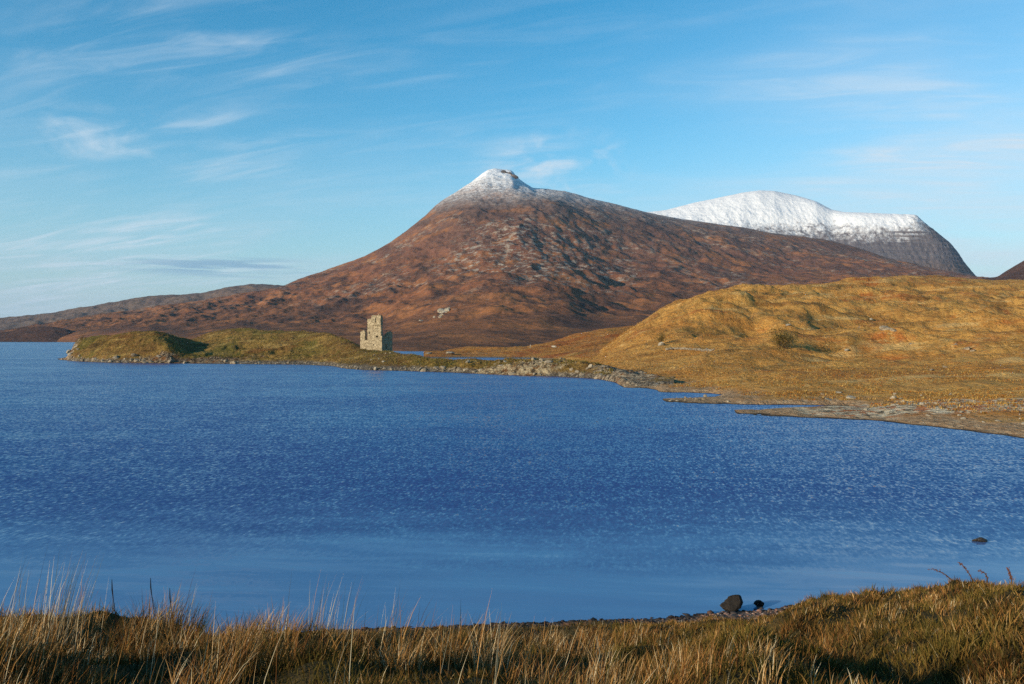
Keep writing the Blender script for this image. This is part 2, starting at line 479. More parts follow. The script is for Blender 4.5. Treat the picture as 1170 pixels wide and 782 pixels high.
M_MOUNTAIN = mountain_material()
M_SNOW = snow_mountain_material()
M_FAR = far_material('far_ridge_heath', (0.105, 0.068, 0.050), (0.15, 0.10, 0.066))
M_DARKHILL = far_material('dark_hill_heath', (0.055, 0.028, 0.020), (0.10, 0.045, 0.026), 0.012)
M_GOLD = moor_material('golden_moor', ((0.45, 0.198, 0.041), (0.58, 0.308, 0.074), (0.25, 0.105, 0.027), (0.62, 0.41, 0.155)),
                       (0.38, 0.110, 0.024), (0.20, 0.110, 0.025), rust_lo=0.54, olive_lo=0.54, shore_h=1.0, shore_cols=((0.30, 0.175, 0.085), (0.50, 0.34, 0.19)),
                       spots=((((1100 - CX) / F * 112, 117, 0.8), (1 / 22.0, 1 / 12.0), (0.40, 0.30, 0.18), (0.66, 0.54, 0.36)),))
M_RUST = moor_material('rusty_moor', ((0.34, 0.125, 0.026), (0.43, 0.20, 0.045), (0.23, 0.085, 0.022), (0.48, 0.30, 0.10)),
                       (0.29, 0.080, 0.016), (0.20, 0.13, 0.03), rust_lo=0.48, shore_h=0.6)
M_PEN = moor_material('peninsula_turf', ((0.155, 0.082, 0.025), (0.30, 0.18, 0.045), (0.055, 0.034, 0.012), (0.40, 0.27, 0.085)),
                      (0.17, 0.070, 0.020), (0.115, 0.105, 0.020), rust_lo=0.52, olive_lo=0.46, scale=1.6, shore_h=1.7,
                      shore_cols=((0.07, 0.056, 0.04), (0.34, 0.28, 0.20)),
                      spots=(((-2, 239, 0), (1 / 30.0, 1 / 11.0), (0.24, 0.165, 0.09), (0.46, 0.36, 0.21)), ((28, 207, 0), (1 / 13.0, 1 / 24.0), (0.20, 0.15, 0.10), (0.38, 0.31, 0.21)), ((-150, 345, 0), (1 / 56.0, 1 / 8.0), (0.07, 0.05, 0.032), (0.30, 0.22, 0.135)), ((-205, 397, 0), (1 / 14.0, 1 / 22.0), (0.20, 0.15, 0.10), (0.42, 0.33, 0.22))))
M_ROCK = rock_material('shore_rock', (0.15, 0.115, 0.075), (0.36, 0.29, 0.195))
M_PALE = rock_material('pale_rock', (0.24, 0.20, 0.14), (0.46, 0.39, 0.28))
M_BOULDER = rock_material('dark_boulder', (0.009, 0.008, 0.007), (0.038, 0.029, 0.021), wet=False)
M_WET = rock_material('wet_rock', (0.016, 0.013, 0.010), (0.06, 0.045, 0.030), wet=True)

# ------------------------------------------------------------------ ground sheet (loch bed and the land beyond, out to the horizon)
def build_ground():
    n = 120
    t = np.linspace(-1, 1, n)
    a = np.sign(t) * (np.abs(t) ** 2.2) * 22000
    xx, yy = np.meshgrid(a, a + 1500)
    zz = -4.0 + 0.8 * fbm(xx / 300.0, yy / 300.0, 3, 5)
    me = grid_mesh('ground', np.stack([xx, yy, zz], -1))
    m, g = material('loch_bed')
    col = g.mix(g.noise(g.pos(), 0.2, 4, 0.6), (0.03, 0.025, 0.018), (0.09, 0.07, 0.045))
    finish(m, g, col, 0.9)
    tag(link('ground', me, m), kind='structure')
build_ground()

# ------------------------------------------------------------------ loch
def water_material():
    m, g = material('loch_water')
    p = g.pos()
    x, y, z = g.xyz(p)
    # gusts roughen the open water, the lee of the near bank stays calm
    edge = g.m('ADD', y, g.m('MULTIPLY', g.m('SUBTRACT', g.noise(g.scaled(p, 0.05, 0.20, 1.0), 1.0, 4, 0.6), 0.5), 20.0))
    open_ = g.ss(edge, 35, 53)
    gust = g.noise(g.scaled(p, 0.016, 0.05, 1.0), 1.0, 4, 0.6, 0.4)
    w = g.node('ShaderNodeVectorRotate', {'Vector': p, 'Angle': math.radians(8)}, rotation_type='Z_AXIS').outputs[0]
    # facets of the wind ripples: seen this low, mostly the faces turned to the eye show
    def facets(scale, sx, sy, off, detail):
        n = g.node('ShaderNodeTexNoise', {'Vector': g.scaled(g.vm('ADD', w, (off, off * 2, 0)), sx, sy, 1.0), 'Scale': scale, 'Detail': detail, 'Roughness': 0.6, 'Distortion': 0.3}).outputs['Color']
        return g.vm('SUBTRACT', n, (0.5, 0.5, 0.5))
    f = g.vm('ADD', g.vm('MULTIPLY', facets(5.6, 1.0, 0.36, 3.0, 2.0), (0.72, 0.72, 0.0)), g.vm('MULTIPLY', facets(1.5, 0.8, 0.34, 40.0, 3.0), (0.14, 0.14, 0.0)))
    f = g.vm('ADD', f, g.vm('MULTIPLY', facets(0.35, 0.8, 0.4, 90.0, 3.0), (0.06, 0.06, 0.0)))
    f = g.vm('ADD', f, (0.0, -0.125, 0.0))
    amp = g.m('MULTIPLY', open_, g.ss(gust, 0.25, 0.75, 0.75, 1.2))
    f = g.vm('MULTIPLY', f, g.node('ShaderNodeCombineXYZ', {0: amp, 1: amp, 2: 0.0}).outputs[0])
    c = g.vm('MULTIPLY', facets(0.8, 0.16, 1.0, 11.0, 3.0), (0.05, 0.15, 0.0))
    f = g.vm('ADD', f, g.vm('ADD', c, (0.0, -0.02, 1.0)))
    nr = g.vm('NORMALIZE', f)
    deep = g.mix(g.ss(gust, 0.3, 0.7), (0.026, 0.052, 0.170), (0.034, 0.062, 0.188))
    deep = g.mix(g.ss(edge, 60, 30), deep, (0.085, 0.185, 0.34))      # sky sheen of the calm water by the bank, put into the colour
    return finish(m, g, deep, 0.06, nr, 0.5, IOR=1.333)
def build_water():
    n = 40
    t = np.linspace(-1, 1, n)
    a = np.sign(t) * (np.abs(t) ** 2) * 9000
    xx, yy = np.meshgrid(a, a + 1000)
    me = grid_mesh('loch_water', np.stack([xx, yy, np.zeros_like(xx)], -1))
    tag(link('loch_water', me, water_material()), kind='structure')
build_water()

# ------------------------------------------------------------------ mountains
K = lambda v: [(-400, v), (1700, v)]
M1_CREST = [(-400, 384), (0, 380), (40, 377), (79, 366), (107, 363), (161, 354), (215, 347), (280, 336), (319, 332), (341, 321), (365, 313), (390, 304), (422, 293),
            (444, 280.5), (465, 266), (487, 248), (497, 237.5), (512, 226.7), (530, 215.5), (548, 203), (553, 199.5), (557, 197), (566, 195.4), (583, 196.5),
            (586.5, 198.5), (588.5, 202.5), (592, 206), (600, 212), (608.7, 218.4), (645, 222), (677, 229.5), (700, 235.2), (732, 243.4), (780, 253), (833, 260), (881, 267.5),
            (941, 275.5), (977, 283.6), (1013, 296.4), (1062, 307.7), (1102, 316.5), (1118, 319), (1170, 323), (1300, 336), (1700, 380)]
m1 = Loft(-260, 1330, 1300, [
    dict(D=[(-400, 2300), (0, 2050), (80, 1950), (150, 1400), (300, 900), (460, 575), (620, 600), (900, 900), (1700, 1100)], z=K(-4), amp=0.0),
    dict(D=[(-400, 2500), (0, 2250), (80, 2080), (150, 1560), (300, 1080), (460, 700), (560, 760), (660, 900), (900, 1300), (1700, 1500)],
         py=[(-400, 386), (0, 386), (80, 385), (150, 385), (250, 386), (400, 392), (460, 396), (520, 393), (620, 386), (720, 378), (900, 372), (1700, 372)], amp=0.35, sig=20),
    dict(D=[(-400, 2750), (0, 2500), (80, 2350), (200, 1900), (340, 1700), (460, 1350), (560, 1300), (640, 1400), (760, 1800), (900, 2200), (1700, 2500)],
         py=[(-400, 385), (0, 383), (80, 377), (200, 372), (340, 370), (440, 377), (500, 362), (550, 356), (600, 351), (650, 351), (700, 356), (760, 349), (900, 336), (1170, 333), (1700, 380)], amp=1.0, sig=14),
    dict(D=[(-400, 3000), (0, 2800), (200, 2500), (340, 2500), (460, 2350), (560, 2350), (640, 2450), (760, 2800), (900, 3200), (1700, 3400)],
         py=[(-400, 384.5), (0, 381), (80, 371), (200, 359), (340, 344), (400, 338), (460, 325), (520, 312), (575, 300), (640, 300), (700, 310), (760, 308), (900, 308), (1013, 312), (1118, 324), (1700, 380)], amp=1.25, sig=18),
    dict(D=[(-400, 3150), (0, 3000), (200, 2900), (340, 3000), (460, 3050), (520, 3300), (575, 3480), (640, 3500), (720, 3600), (900, 3800), (1700, 3900)],
         py=[(-400, 384.2), (0, 380.5), (79, 368), (161, 356), (215, 350), (280, 340), (341, 328), (390, 315), (444, 294), (487, 266), (512, 247), (545, 235), (575, 226), (608, 226), (645, 234), (700, 249), (780, 266), (881, 281), (1013, 303), (1118, 321), (1700, 380)], amp=1.0, sig=10),
    dict(D=[(-400, 3300), (0, 3200), (200, 3200), (340, 3450), (460, 3600), (575, 3950), (640, 4050), (720, 4200), (900, 4300), (1700, 4400)],
         py=M1_CREST, amp=0.25, sig=1.2),
    dict(D=[(-400, 3800), (340, 3900), (575, 4300), (720, 4700), (1700, 4900)], z=[(-400, 20), (80, 40), (340, 180), (460, 350), (575, 520), (720, 450), (900, 400), (1118, 200), (1700, -5)], amp=1.0),
    dict(D=[(-400, 5200), (1700, 5600)], z=K(-6), amp=0.0),
], [24, 70, 90, 90, 90, 14, 6])
x, y, a = m1.x, m1.y, m1.amp
rel = np.clip(m1.z / 300.0, 0.05, 1.0)
m1.z += a * rel * (22 * ridged(x / 520, y / 700, 3, 3) - 6 + 9 * ridged((x + 0.5 * y) / 190, (y - 0.5 * x) / 420, 4, 8) - 3 + 6.5 * fbm(x / 140, y / 180, 4, 9) + 3.4 * fbm(x / 34, y / 34, 4, 21))
m1.z += a * np.clip(m1.z / 80.0, 0, 1) * 2.6 * ridged(x / 70, y / 90, 4, 41)
crg = np.clip(1.35 - np.hypot((x - 70) / 330, (y - 2550) / 620), 0, 1) * a
acr, alg = (3.6 * x + y) / 3.74, (x - 3.6 * y) / 3.74            # ribs running down to the right across the slope
acr2, alg2 = (3.0 * x - y) / 3.16, (x + 3.0 * y) / 3.16
warp = 40 * fbm(x / 260, y / 260, 2, 47)
m1.z += a * np.clip(m1.z / 120, 0, 1) * np.clip((700 - m1.z) / 200, 0, 1) * (11 * ridged((acr + warp) / 260, alg / 1500, 3, 48) - 3 + 4 * ridged((acr2 + warp) / 170, alg2 / 1000, 3, 49) - 1)
m1.z += crg * (5 * ridged((acr + warp) / 70, alg / 360, 4, 43) + 3 * fbm(x / 60, y / 90, 4, 44) - 1)
low_ = np.clip(m1.z / 40, 0, 1) * np.clip((260 - m1.z) / 120, 0, 1) * a
m1.z += low_ * (10 * ridged((x + 0.35 * y) / 130, (y - 0.35 * x) / 420, 4, 46) - 3 + 5 * fbm(x / 70, y / 120, 4, 45))
# stepped quartzite edges around the summit
m1.z += np.clip((m1.z - 600) / 120, 0, 1) * 3.0 * ridged(x / 26, y / 40, 3, 77)
tag(link('mountain', grid_mesh('mountain', m1.P()), M_MOUNTAIN), kind='structure')

M2_CREST = [(560, 300), (700, 252), (732, 243.6), (745, 243.2), (760, 241.5), (792, 233), (820.5, 227), (848.7, 221), (868.7, 218.5), (885, 219.3), (909, 224), (933, 231), (950, 240),
            (965, 243), (993, 244), (1045.5, 246.2), (1048, 247), (1053.6, 253), (1069.6, 265.5), (1085.7, 278.3), (1095.7, 290.4), (1101.8, 300.4), (1109, 309), (1116, 317), (1122, 321), (1300, 335)]
m2 = Loft(600, 1240, 1000, [
    dict(D=K(4500), z=K(120), amp=0.2),
    dict(D=[(560, 4900), (950, 4850), (1120, 4800), (1300, 4800)], py=[(560, 330), (732, 275), (881, 290), (950, 296), (1045, 309), (1085, 315), (1110, 319), (1125, 323), (1300, 340)], amp=0.8, sig=10),
    dict(D=[(560, 5150), (900, 5120), (960, 5030), (1120, 4950), (1300, 4950)], py=[(560, 312), (732, 262), (820, 259), (881, 263), (935, 272), (955, 276), (1000, 274), (1045, 279), (1075, 287), (1092, 298), (1105, 312), (1118, 321), (1300, 338)], amp=1.0, sig=5),
    dict(D=[(560, 5300), (900, 5280), (960, 5120), (1120, 5000), (1300, 5000)], py=[(560, 306), (732, 252), (792, 246), (848, 240), (885, 239), (930, 249), (952, 262), (985, 256), (1045, 258), (1062, 266), (1085, 283), (1098, 298), (1110, 313), (1120, 321), (1300, 337)], amp=0.7, sig=3),
    dict(D=[(560, 5650), (900, 5650), (955, 5350), (1120, 5080), (1300, 5080)], py=M2_CREST, amp=0.12, sig=1.2),
    dict(D=K(6300), z=[(560, 300), (870, 600), (1045, 450), (1120, 200), (1300, 0)], amp=0.6),
    dict(D=K(7200), z=K(-6), amp=0.0),
], [10, 60, 60, 70, 16, 6])
x, y, a = m2.x, m2.y, m2.amp
m2.z += np.clip((x - 2150) / 150, 0, 1) * np.clip(m2.z / 200, 0, 1) * (6 * ridged(x / 45, y / 45, 4, 23) - 2)
m2.z += a * (10 * ridged(x / 150, y / 500, 4, 13) - 3 + 4.0 * fbm(x / 50, y / 80, 4, 19))
terr = m2.z + 5 * fbm(x / 200, y / 200, 3, 8)
stp = 26.0
fr = terr / stp - np.floor(terr / stp)
m2.z += a * np.clip((720 - m2.z) / 120, 0, 1) * stp * (0.14 + 0.34 * np.clip((x - 2080) / 200, 0, 1)) * (np.clip((fr - 0.35) / 0.3, 0, 1) - fr)
tag(link('snowy_mountain', grid_mesh('snowy_mountain', m2.P()), M_SNOW), kind='structure')

far = Loft(-420, 520, 560, [
    dict(D=K(4300), z=K(-5), amp=0.0),
    dict(D=K(4600), py=[(-400, 388), (0, 384), (60, 380), (130, 373), (300, 360), (520, 360)], amp=0.5),
    dict(D=K(5200), py=[(-400, 383), (0, 374), (72, 367), (187, 352), (300, 340), (400, 342), (520, 350)], amp=1.0),
    dict(D=K(5700), py=[(-420, 372), (-200, 369), (-60, 367), (0, 364), (30, 361.5), (47, 360), (72, 356), (100, 351), (133, 345), (160, 341), (187, 338.4), (230, 335), (251, 331.6), (275, 326.5), (287, 325), (305, 325.3), (323, 328), (360, 332), (520, 345)], amp=0.2, sig=1.5),
    dict(D=K(6600), z=K(-5), amp=0.0),
], [10, 50, 60, 12])
x, y, a = far.x, far.y, far.amp
far.z += a * np.clip(far.z / 120, 0.1, 1) * (40 * ridged(x / 420, y / 420, 5, 53) - 10 + 14 * fbm(x / 120, y / 120, 4, 57))
far.z += np.clip(far.z / 100, 0, 1) * 3 * fbm(x / 60, y / 60, 3, 58)
tag(link('far_ridge', grid_mesh('far_ridge', far.P()), M_FAR), kind='structure')

dark = Loft(1060, 1700, 360, [
    dict(D=K(2000), z=K(-5), amp=0.0),
    dict(D=K(2300), py=[(1060, 345), (1120, 335), (1170, 328), (1250, 312), (1700, 300)], amp=0.6),
    dict(D=K(2750), py=[(1060, 334), (1110, 321.5), (1125, 319.5), (1140, 318), (1150, 311.5), (1160, 306), (1172, 298.5), (1250, 265), (1400, 235), (1700, 240)], amp=0.2, sig=1.5),
    dict(D=K(3800), z=K(-5), amp=0.0),
], [12, 60, 20])
x, y, a = dark.x, dark.y, dark.amp
dark.z += a * np.clip(dark.z / 120, 0.1, 1) * (18 * ridged(x / 220, y / 220, 5, 63) - 4 + 6 * fbm(x / 60, y / 60, 4, 67))
tag(link('dark_hill', grid_mesh('dark_hill', dark.P()), M_DARKHILL), kind='structure')

shore = Loft(-300, 130, 260, [
    dict(D=K(1980), z=K(-3), amp=0.0),
    dict(D=K(2060), py=[(-300, 389), (0, 389.5), (28, 387), (60, 386), (85, 389.5), (130, 392)], amp=0.5, sig=3),
    dict(D=K(2200), py=[(-300, 378), (-60, 379), (0, 381), (20, 378.5), (34, 376), (48, 374), (62, 374), (78, 377), (92, 383), (105, 388), (130, 392)], amp=0.4, sig=2.5),
    dict(D=K(2450), z=K(-5), amp=0.0),
], [8, 30, 14])
x, y, a = shore.x, shore.y, shore.amp
shore.z += a * np.clip(shore.z / 20, 0.1, 1) * (5 * ridged(x / 60, y / 60, 4, 161) + 1.6 * fbm(x / 16, y / 16, 4, 167))
tag(link('shore_hill', grid_mesh('shore_hill', shore.P()), M_DARKHILL), kind='structure')

# ------------------------------------------------------------------ rusty low hill behind the second arm of water
def wl(pts, k=1.0):
    return [(p, 10.0 * F / (q - HY) * k) for p, q in pts]
RW = [(440, 408.6), (485, 408.8), (495, 409.2), (520, 408.8), (560, 409), (600, 409.4), (625, 410.2), (640, 411.6), (700, 420), (780, 425), (900, 425)]
rust = Loft(484, 800, 420, [
    dict(D=wl(RW, 0.95), z=K(-1.8), amp=0.0),
    dict(D=wl(RW, 1.0), z=K(0.05), amp=0.15),
    dict(D=wl(RW, 1.04), z=K(1.3), amp=0.5),
    dict(D=[(440, 480), (520, 520), (629, 520), (700, 520), (800, 560)], py=[(440, 410), (484, 407), (510, 403), (530, 400.5), (600, 399), (629, 396), (660, 389), (692, 383), (730, 380), (800, 380)], amp=1.0),
    dict(D=[(440, 520), (520, 570), (629, 600), (700, 620), (800, 660)], py=[(440, 412), (484, 408), (500, 404), (515, 400), (535, 397), (570, 398.5), (600, 397), (622, 394), (640, 388), (663, 380.5), (692, 375.5), (722, 374), (800, 372)], amp=0.5, sig=3),
    dict(D=K(780), z=K(-3), amp=0.0),
], [4, 8, 30, 40, 14])
x, y, a = rust.x, rust.y, rust.amp
rust.z += a * (1.7 * fbm(x / 34, y / 34, 5, 71) + 0.8 * ridged(x / 14, y / 14, 3, 72))
tag(link('rusty_hill', grid_mesh('rusty_hill', rust.P()), M_RUST), kind='structure')

# ------------------------------------------------------------------ golden hill with its shore and spits
GW = [(560, 409), (600, 409), (640, 413), (685, 424), (700, 434), (708, 441), (716, 443.2), (740, 443.8), (790, 446.5), (800, 447), (810, 458), (842, 473.5), (900, 476.5), (985, 479.5), (1050, 486), (1100, 492), (1170, 501),
      (1250, 516), (1400, 560), (1700, 640)]
GW = [(560, 409), (600, 409), (640, 413), (685, 424), (700, 434), (708, 441), (716, 443.2), (740, 443.8), (752, 446), (758, 459.2), (800, 461), (834, 462.3), (842, 473.8), (900, 476.5), (985, 479.5), (1050, 486), (1100, 492),
      (1170, 501), (1250, 516), (1400, 560), (1700, 640)]
gold = Loft(600, 1560, 1400, [
    dict(D=wl(GW, 0.93), z=K(-1.5), amp=0.0, dsig=1.5),
    dict(D=wl(GW, 1.0), z=K(0.0), amp=0.02, dsig=1.5),
    dict(D=wl(GW, 1.07), z=[(560, 0.5), (700, 0.6), (738, 0.5), (752, 0.14), (990, 0.16), (1040, 0.5), (1700, 0.6)], amp=0.05, dsig=6),
    dict(D=[(560, 460), (640, 400), (700, 240), (740, 200), (800, 172), (900, 152), (1000, 148), (1170, 142), (1400, 120), (1700, 90)],
         z=[(560, 0.5), (640, 0.8), (740, 1.2), (800, 0.6), (900, 0.9), (1000, 1.1), (1170, 1.5), (1400, 2.0), (1700, 3)], amp=0.25),
    dict(D=[(560, 470), (640, 420), (700, 285), (740, 262), (800, 235), (900, 222), (1000, 220), (1170, 210), (1400, 180), (1700, 140)],
         z=[(560, 0.5), (640, 1.0), (700, 2.6), (740, 3.2), (900, 2.9), (1000, 2.7), (1170, 3.2), (1400, 5), (1700, 6)], amp=0.55),
    dict(D=[(560, 480), (640, 440), (700, 330), (740, 320), (800, 310), (900, 300), (1000, 300), (1170, 300), (1700, 240)],
         py=[(560, 410), (640, 411), (680, 407), (700, 402), (740, 394), (780, 391), (850, 391), (895, 388), (950, 394), (1000, 396), (1080, 393), (1170, 396), (1400, 380), (1700, 370)], amp=1.0, sig=8),
    dict(D=[(560, 490), (640, 450), (700, 360), (740, 370), (800, 400), (900, 430), (1000, 440), (1170, 450), (1700, 420)],
         py=[(560, 410.5), (640, 411), (680, 405), (700, 396), (740, 376), (780, 364), (840, 356), (895, 360), (920, 352), (1000, 362), (1060, 358), (1170, 366), (1400, 350), (1700, 340)], amp=1.3, sig=8),
    dict(D=[(560, 500), (640, 460), (700, 385), (740, 410), (800, 480), (900, 560), (1000, 620), (1170, 640), (1700, 600)],
         py=[(560, 411), (640, 410.5), (680, 403.5), (700, 393), (722, 377), (741, 366), (785, 352), (843, 341), (892, 339), (941, 338), (1000, 337), (1100, 338), (1170, 341), (1400, 334), (1700, 326)], amp=1.1, sig=5),
    dict(D=[(560, 520), (640, 480), (700, 410), (740, 440), (800, 560), (900, 680), (1000, 800), (1170, 850), (1700, 850)],
         py=[(560, 411.5), (625, 410.2), (650, 407.5), (672, 403.5), (690, 396.5), (706, 386), (722, 375), (741, 363), (761, 353), (785, 347.5), (814, 338.7), (843.6, 331.4), (892, 329), (941, 327.5), (970, 322), (1004, 320), (1038, 317.8), (1067, 318), (1102, 320), (1136, 323), (1170, 324), (1300, 318), (1700, 310)], amp=0.3, sig=3),
    dict(D=[(560, 700), (740, 620), (900, 950), (1700, 1200)], z=[(560, -3), (740, -2), (900, 20), (1170, 30), (1700, 30)], amp=0.5),
    dict(D=[(560, 900), (740, 1000), (1700, 1700)], z=K(-6), amp=0.0),
], [6, 14, 24, 40, 50, 60, 60, 50, 16, 6])
x, y, a = gold.x, gold.y, gold.amp
edge_ = np.clip((gold.pxg - 660) / 170, 0.12, 1.0)
a = a * edge_
gold.z += a * (4.0 * fbm(x / 62, y / 62, 5, 81) + 3.0 * ridged(x / 40, y / 40, 3, 82) + 0.35 * fbm(x / 9, y / 9, 4, 83) - 0.4)
gold.z += edge_ * np.clip((a - 0.2) * 1.4, 0, 1.2) * 4.6 * ridged(x / 95 + 0.3 * fbm(x / 50, y / 50, 2, 3), y / 70, 3, 90)
gold.z += np.clip(a * 1.5, 0, 0.3) * 0.9 * fbm(x / 26, y / 16, 4, 84)
def carve(L, px0, px1, py0, py1, depth, tip):
    """an inlet along a waterline strip between two photo rows, tapering out at bearing tip"""
    w = np.clip((px1 - L.pxg) / tip, 0, 1) * np.clip((L.pxg - px0) / 4.0, 0, 1)
    Da, Db = 10 * F / (py1 - HY), 10 * F / (py0 - HY)
    mid, half = (Da + Db) / 2, (Db - Da) / 2 * np.clip(w, 0.15, 1) ** 0.5
    q = np.clip(1.25 - np.abs(L.D - mid) / half, 0, 1)
    q = q * q * (3 - 2 * q) * np.clip(w * 3, 0, 1)
    return L.z * (1 - q) - depth * q
gold.z += np.clip((a - 0.15) * 1.5, 0, 1) * (0.9 * ridged(x / 13, y / 13, 3, 87) + 0.7 * fbm(x / 16, y / 22, 3, 88))
wet = np.clip((0.9 - gold.z) / 0.7, 0, 1) * np.clip((gold.z + 0.5) / 0.4, 0, 1)
gold.z += wet * (0.11 * fbm(x / 4.5, y / 7, 4, 89) + 0.05 * ridged(x / 2.2, y / 3, 3, 86))
gold.z = carve(gold, 790, 990, 462.0, 469.0, 0.5, 90)
gold.z = carve(gold, 735, 830, 448.0, 455.5, 0.5, 50)
# shingle ridge on the right-hand beach
bx, by = (1095 - CX) / F * 112, 112.0
gold.z += 0.75 * np.exp(-((x - bx - 4) / 15) ** 2 - ((y - by - 0.35 * (bx - x)) / 6.5) ** 2)
tag(link('golden_hill', grid_mesh('golden_hill', gold.P()), M_GOLD), kind='structure')

# ------------------------------------------------------------------ castle peninsula and causeway
PW = [(40, 411.5), (72, 411.8), (76, 412), (90, 413.2), (120, 414.6), (200, 415.5), (260, 416), (300, 416.5), (350, 417), (380, 418.5), (395, 421.5), (420, 423.3), (460, 424), (520, 426), (560, 428), (600, 429.5), (640, 430.5), (680, 433),
      (700, 436.5), (712, 440), (740, 443), (780, 443)]
pen = Loft(66, 770, 1100, [
    dict(D=wl(PW, 0.97), z=K(-1.2), amp=0.0, dsig=2),
    dict(D=wl(PW, 1.0), z=[(40, -1.0), (70, -0.6), (76, 0), (800, 0)], amp=0.05, dsig=2, sig=1),
    dict(D=wl(PW, 1.014), z=[(40, -1), (71, -0.5), (76, 0.7), (82, 2.2), (150, 2.2), (180, 3.0), (191, 3.4), (201, 1.2), (260, 1.1), (300, 1.2), (395, 0.8), (470, 0.9), (520, 1.0), (600, 1.4), (660, 1.0), (720, 0.8), (800, 0.8)], amp=0.4, dsig=2, sig=2),
    dict(D=[(40, 396), (76, 397), (100, 385), (150, 366), (190, 356), (230, 356), (300, 352), (350, 345), (400, 311), (430, 297), (460, 283), (520, 257), (600, 243), (640, 238), (700, 213), (780, 200)],
         z=[(40, -1), (74, -0.5), (79, 2.0), (84, 5.0), (90, 6.6), (120, 7.2), (150, 8.6), (180, 9.0), (192, 8.6), (203, 4.6), (212, 2.4), (240, 1.9), (262, 2.2), (300, 3.8), (350, 3.6), (400, 2.6), (420, 3.2), (440, 3.6), (460, 2.2), (500, 1.6), (540, 2.2), (590, 3.0), (640, 2.2), (700, 1.3), (780, 1)], amp=0.8, sig=4),
    dict(D=[(40, 400), (76, 404), (100, 398), (150, 380), (190, 374), (212, 415), (230, 425), (262, 415), (300, 395), (350, 386), (400, 338), (430, 324), (460, 305), (520, 268), (600, 253), (640, 247), (700, 224), (780, 210)],
         py=[(40, 414), (72, 412.5), (77, 409), (81, 402), (85, 393), (90, 387.5), (100, 385.5), (120, 384), (140, 381.5), (160, 379.5), (180, 380), (195, 382.5), (206, 386.5), (218, 388.5), (228, 385.5), (240, 380.5), (262, 375.8), (300, 377.5),
             (340, 378.5), (375, 381.5), (392, 387), (410, 394.5), (420, 399), (436, 401.5), (446, 401.8), (460, 404.8), (480, 408.5), (500, 412.6), (520, 414.0), (560, 414.0), (590, 412.6), (602, 412.2), (620, 413.8), (640, 414.4), (680, 417), (710, 425), (740, 432), (780, 436)], amp=0.35, sig=2.5),
    dict(D=[(40, 408), (76, 414), (150, 400), (200, 430), (230, 445), (300, 432), (350, 408), (400, 362), (430, 345), (460, 320), (520, 280), (600, 264), (640, 258), (700, 245), (780, 230)],
         z=[(40, -1), (80, 0.5), (90, 3), (150, 7), (215, 4), (262, 8), (340, 7), (400, 3), (460, 1.5), (520, 0.8), (640, 0.8), (780, 1)], amp=0.4),
    dict(D=[(40, 418), (76, 430), (150, 425), (230, 460), (300, 460), (400, 400), (460, 345), (520, 296), (600, 280), (640, 274), (700, 270), (780, 260)], z=K(-2.0), amp=0.0),
], [5, 12, 50, 60, 14, 8])
x, y, a = pen.x, pen.y, pen.amp
pen.z += a * (1.5 * fbm(x / 22, y / 22, 5, 91) + 1.7 * ridged(x / 15, y / 15, 4, 92) - 0.7 + 0.6 * ridged(x / 6, y / 6, 4, 94) + 0.4 * fbm(x / 3, y / 3, 3, 93)) * np.clip((np.abs(pen.pxg - 432) - 18) / 25, 0.12, 1)
cw = np.clip((pen.pxg - 488) / 20, 0, 1) * np.clip((722 - pen.pxg) / 20, 0, 1) * np.clip(a / 0.35, 0, 1)
pen.z += cw * (0.45 * ridged(x / 4.2, y / 4.2, 4, 95) - 0.15 + 0.5 * np.floor(1.5 + 1.8 * perlin(x / 2.4, y / 2.4, 96)) * 0.26)
tag(link('peninsula', grid_mesh('peninsula', pen.P()), M_PEN), kind='structure')

# ------------------------------------------------------------------ near bank
BP = {  # bearing: profile of (depth, height)
    -400: [(0, 8.5), (5, 8.0), (10.5, 6.6), (14, 5.0), (28, 0), (40, -2.5)],
    0: [(0, 8.5), (5, 8.0), (10.5, 6.58), (14, 4.9), (29, 0), (40, -2.5)],
    150: [(0, 8.5), (5, 8.0), (10.5, 6.51), (14, 4.8), (29, 0), (40, -2.5)],
    320: [(0, 8.5), (5, 8.0), (10.5, 6.38), (14, 4.8), (30, 0), (40, -2.5)],
    470: [(0, 8.5), (5, 8.0), (11, 6.14), (18, 3.3), (30.5, 0), (42, -2.5)],
    600: [(0, 8.5), (5, 8.0), (12, 5.72), (20, 2.9), (31, 0), (42, -2.5)],
    720: [(0, 8.5), (5, 8.0), (12, 5.72), (21, 2.75), (31.4, 0), (42, -2.5)],
    860: [(0, 8.5), (5, 8.0), (12, 5.85), (22, 2.7), (29, 0.6), (32.6, 0), (42, -2.5)],
    960: [(0, 8.5), (5, 8.0), (13, 5.85), (24, 2.75), (29, 1.0), (34, 0), (42, -2.5)],
    1080: [(0, 8.5), (5, 8.0), (13, 5.95), (23, 3.38), (27, 1.6), (33, 0), (43, -2.5)],
    1170: [(0, 8.5), (5, 8.05), (13, 6.05), (22, 3.42), (26, 1.9), (32, 0), (44, -2.5)],
    1600: [(0, 8.6), (5, 8.2), (13, 6.6), (22, 4.0), (28, 2.3), (38, 0), (50, -2.5)],
}
_bk = sorted(BP)
_bd = np.arange(0, 70.01, 0.5)
_bt = np.array([gsmooth(np.interp(_bd, [p[0] for p in BP[k]], [p[1] for p in BP[k]]), 1.4) for k in _bk])
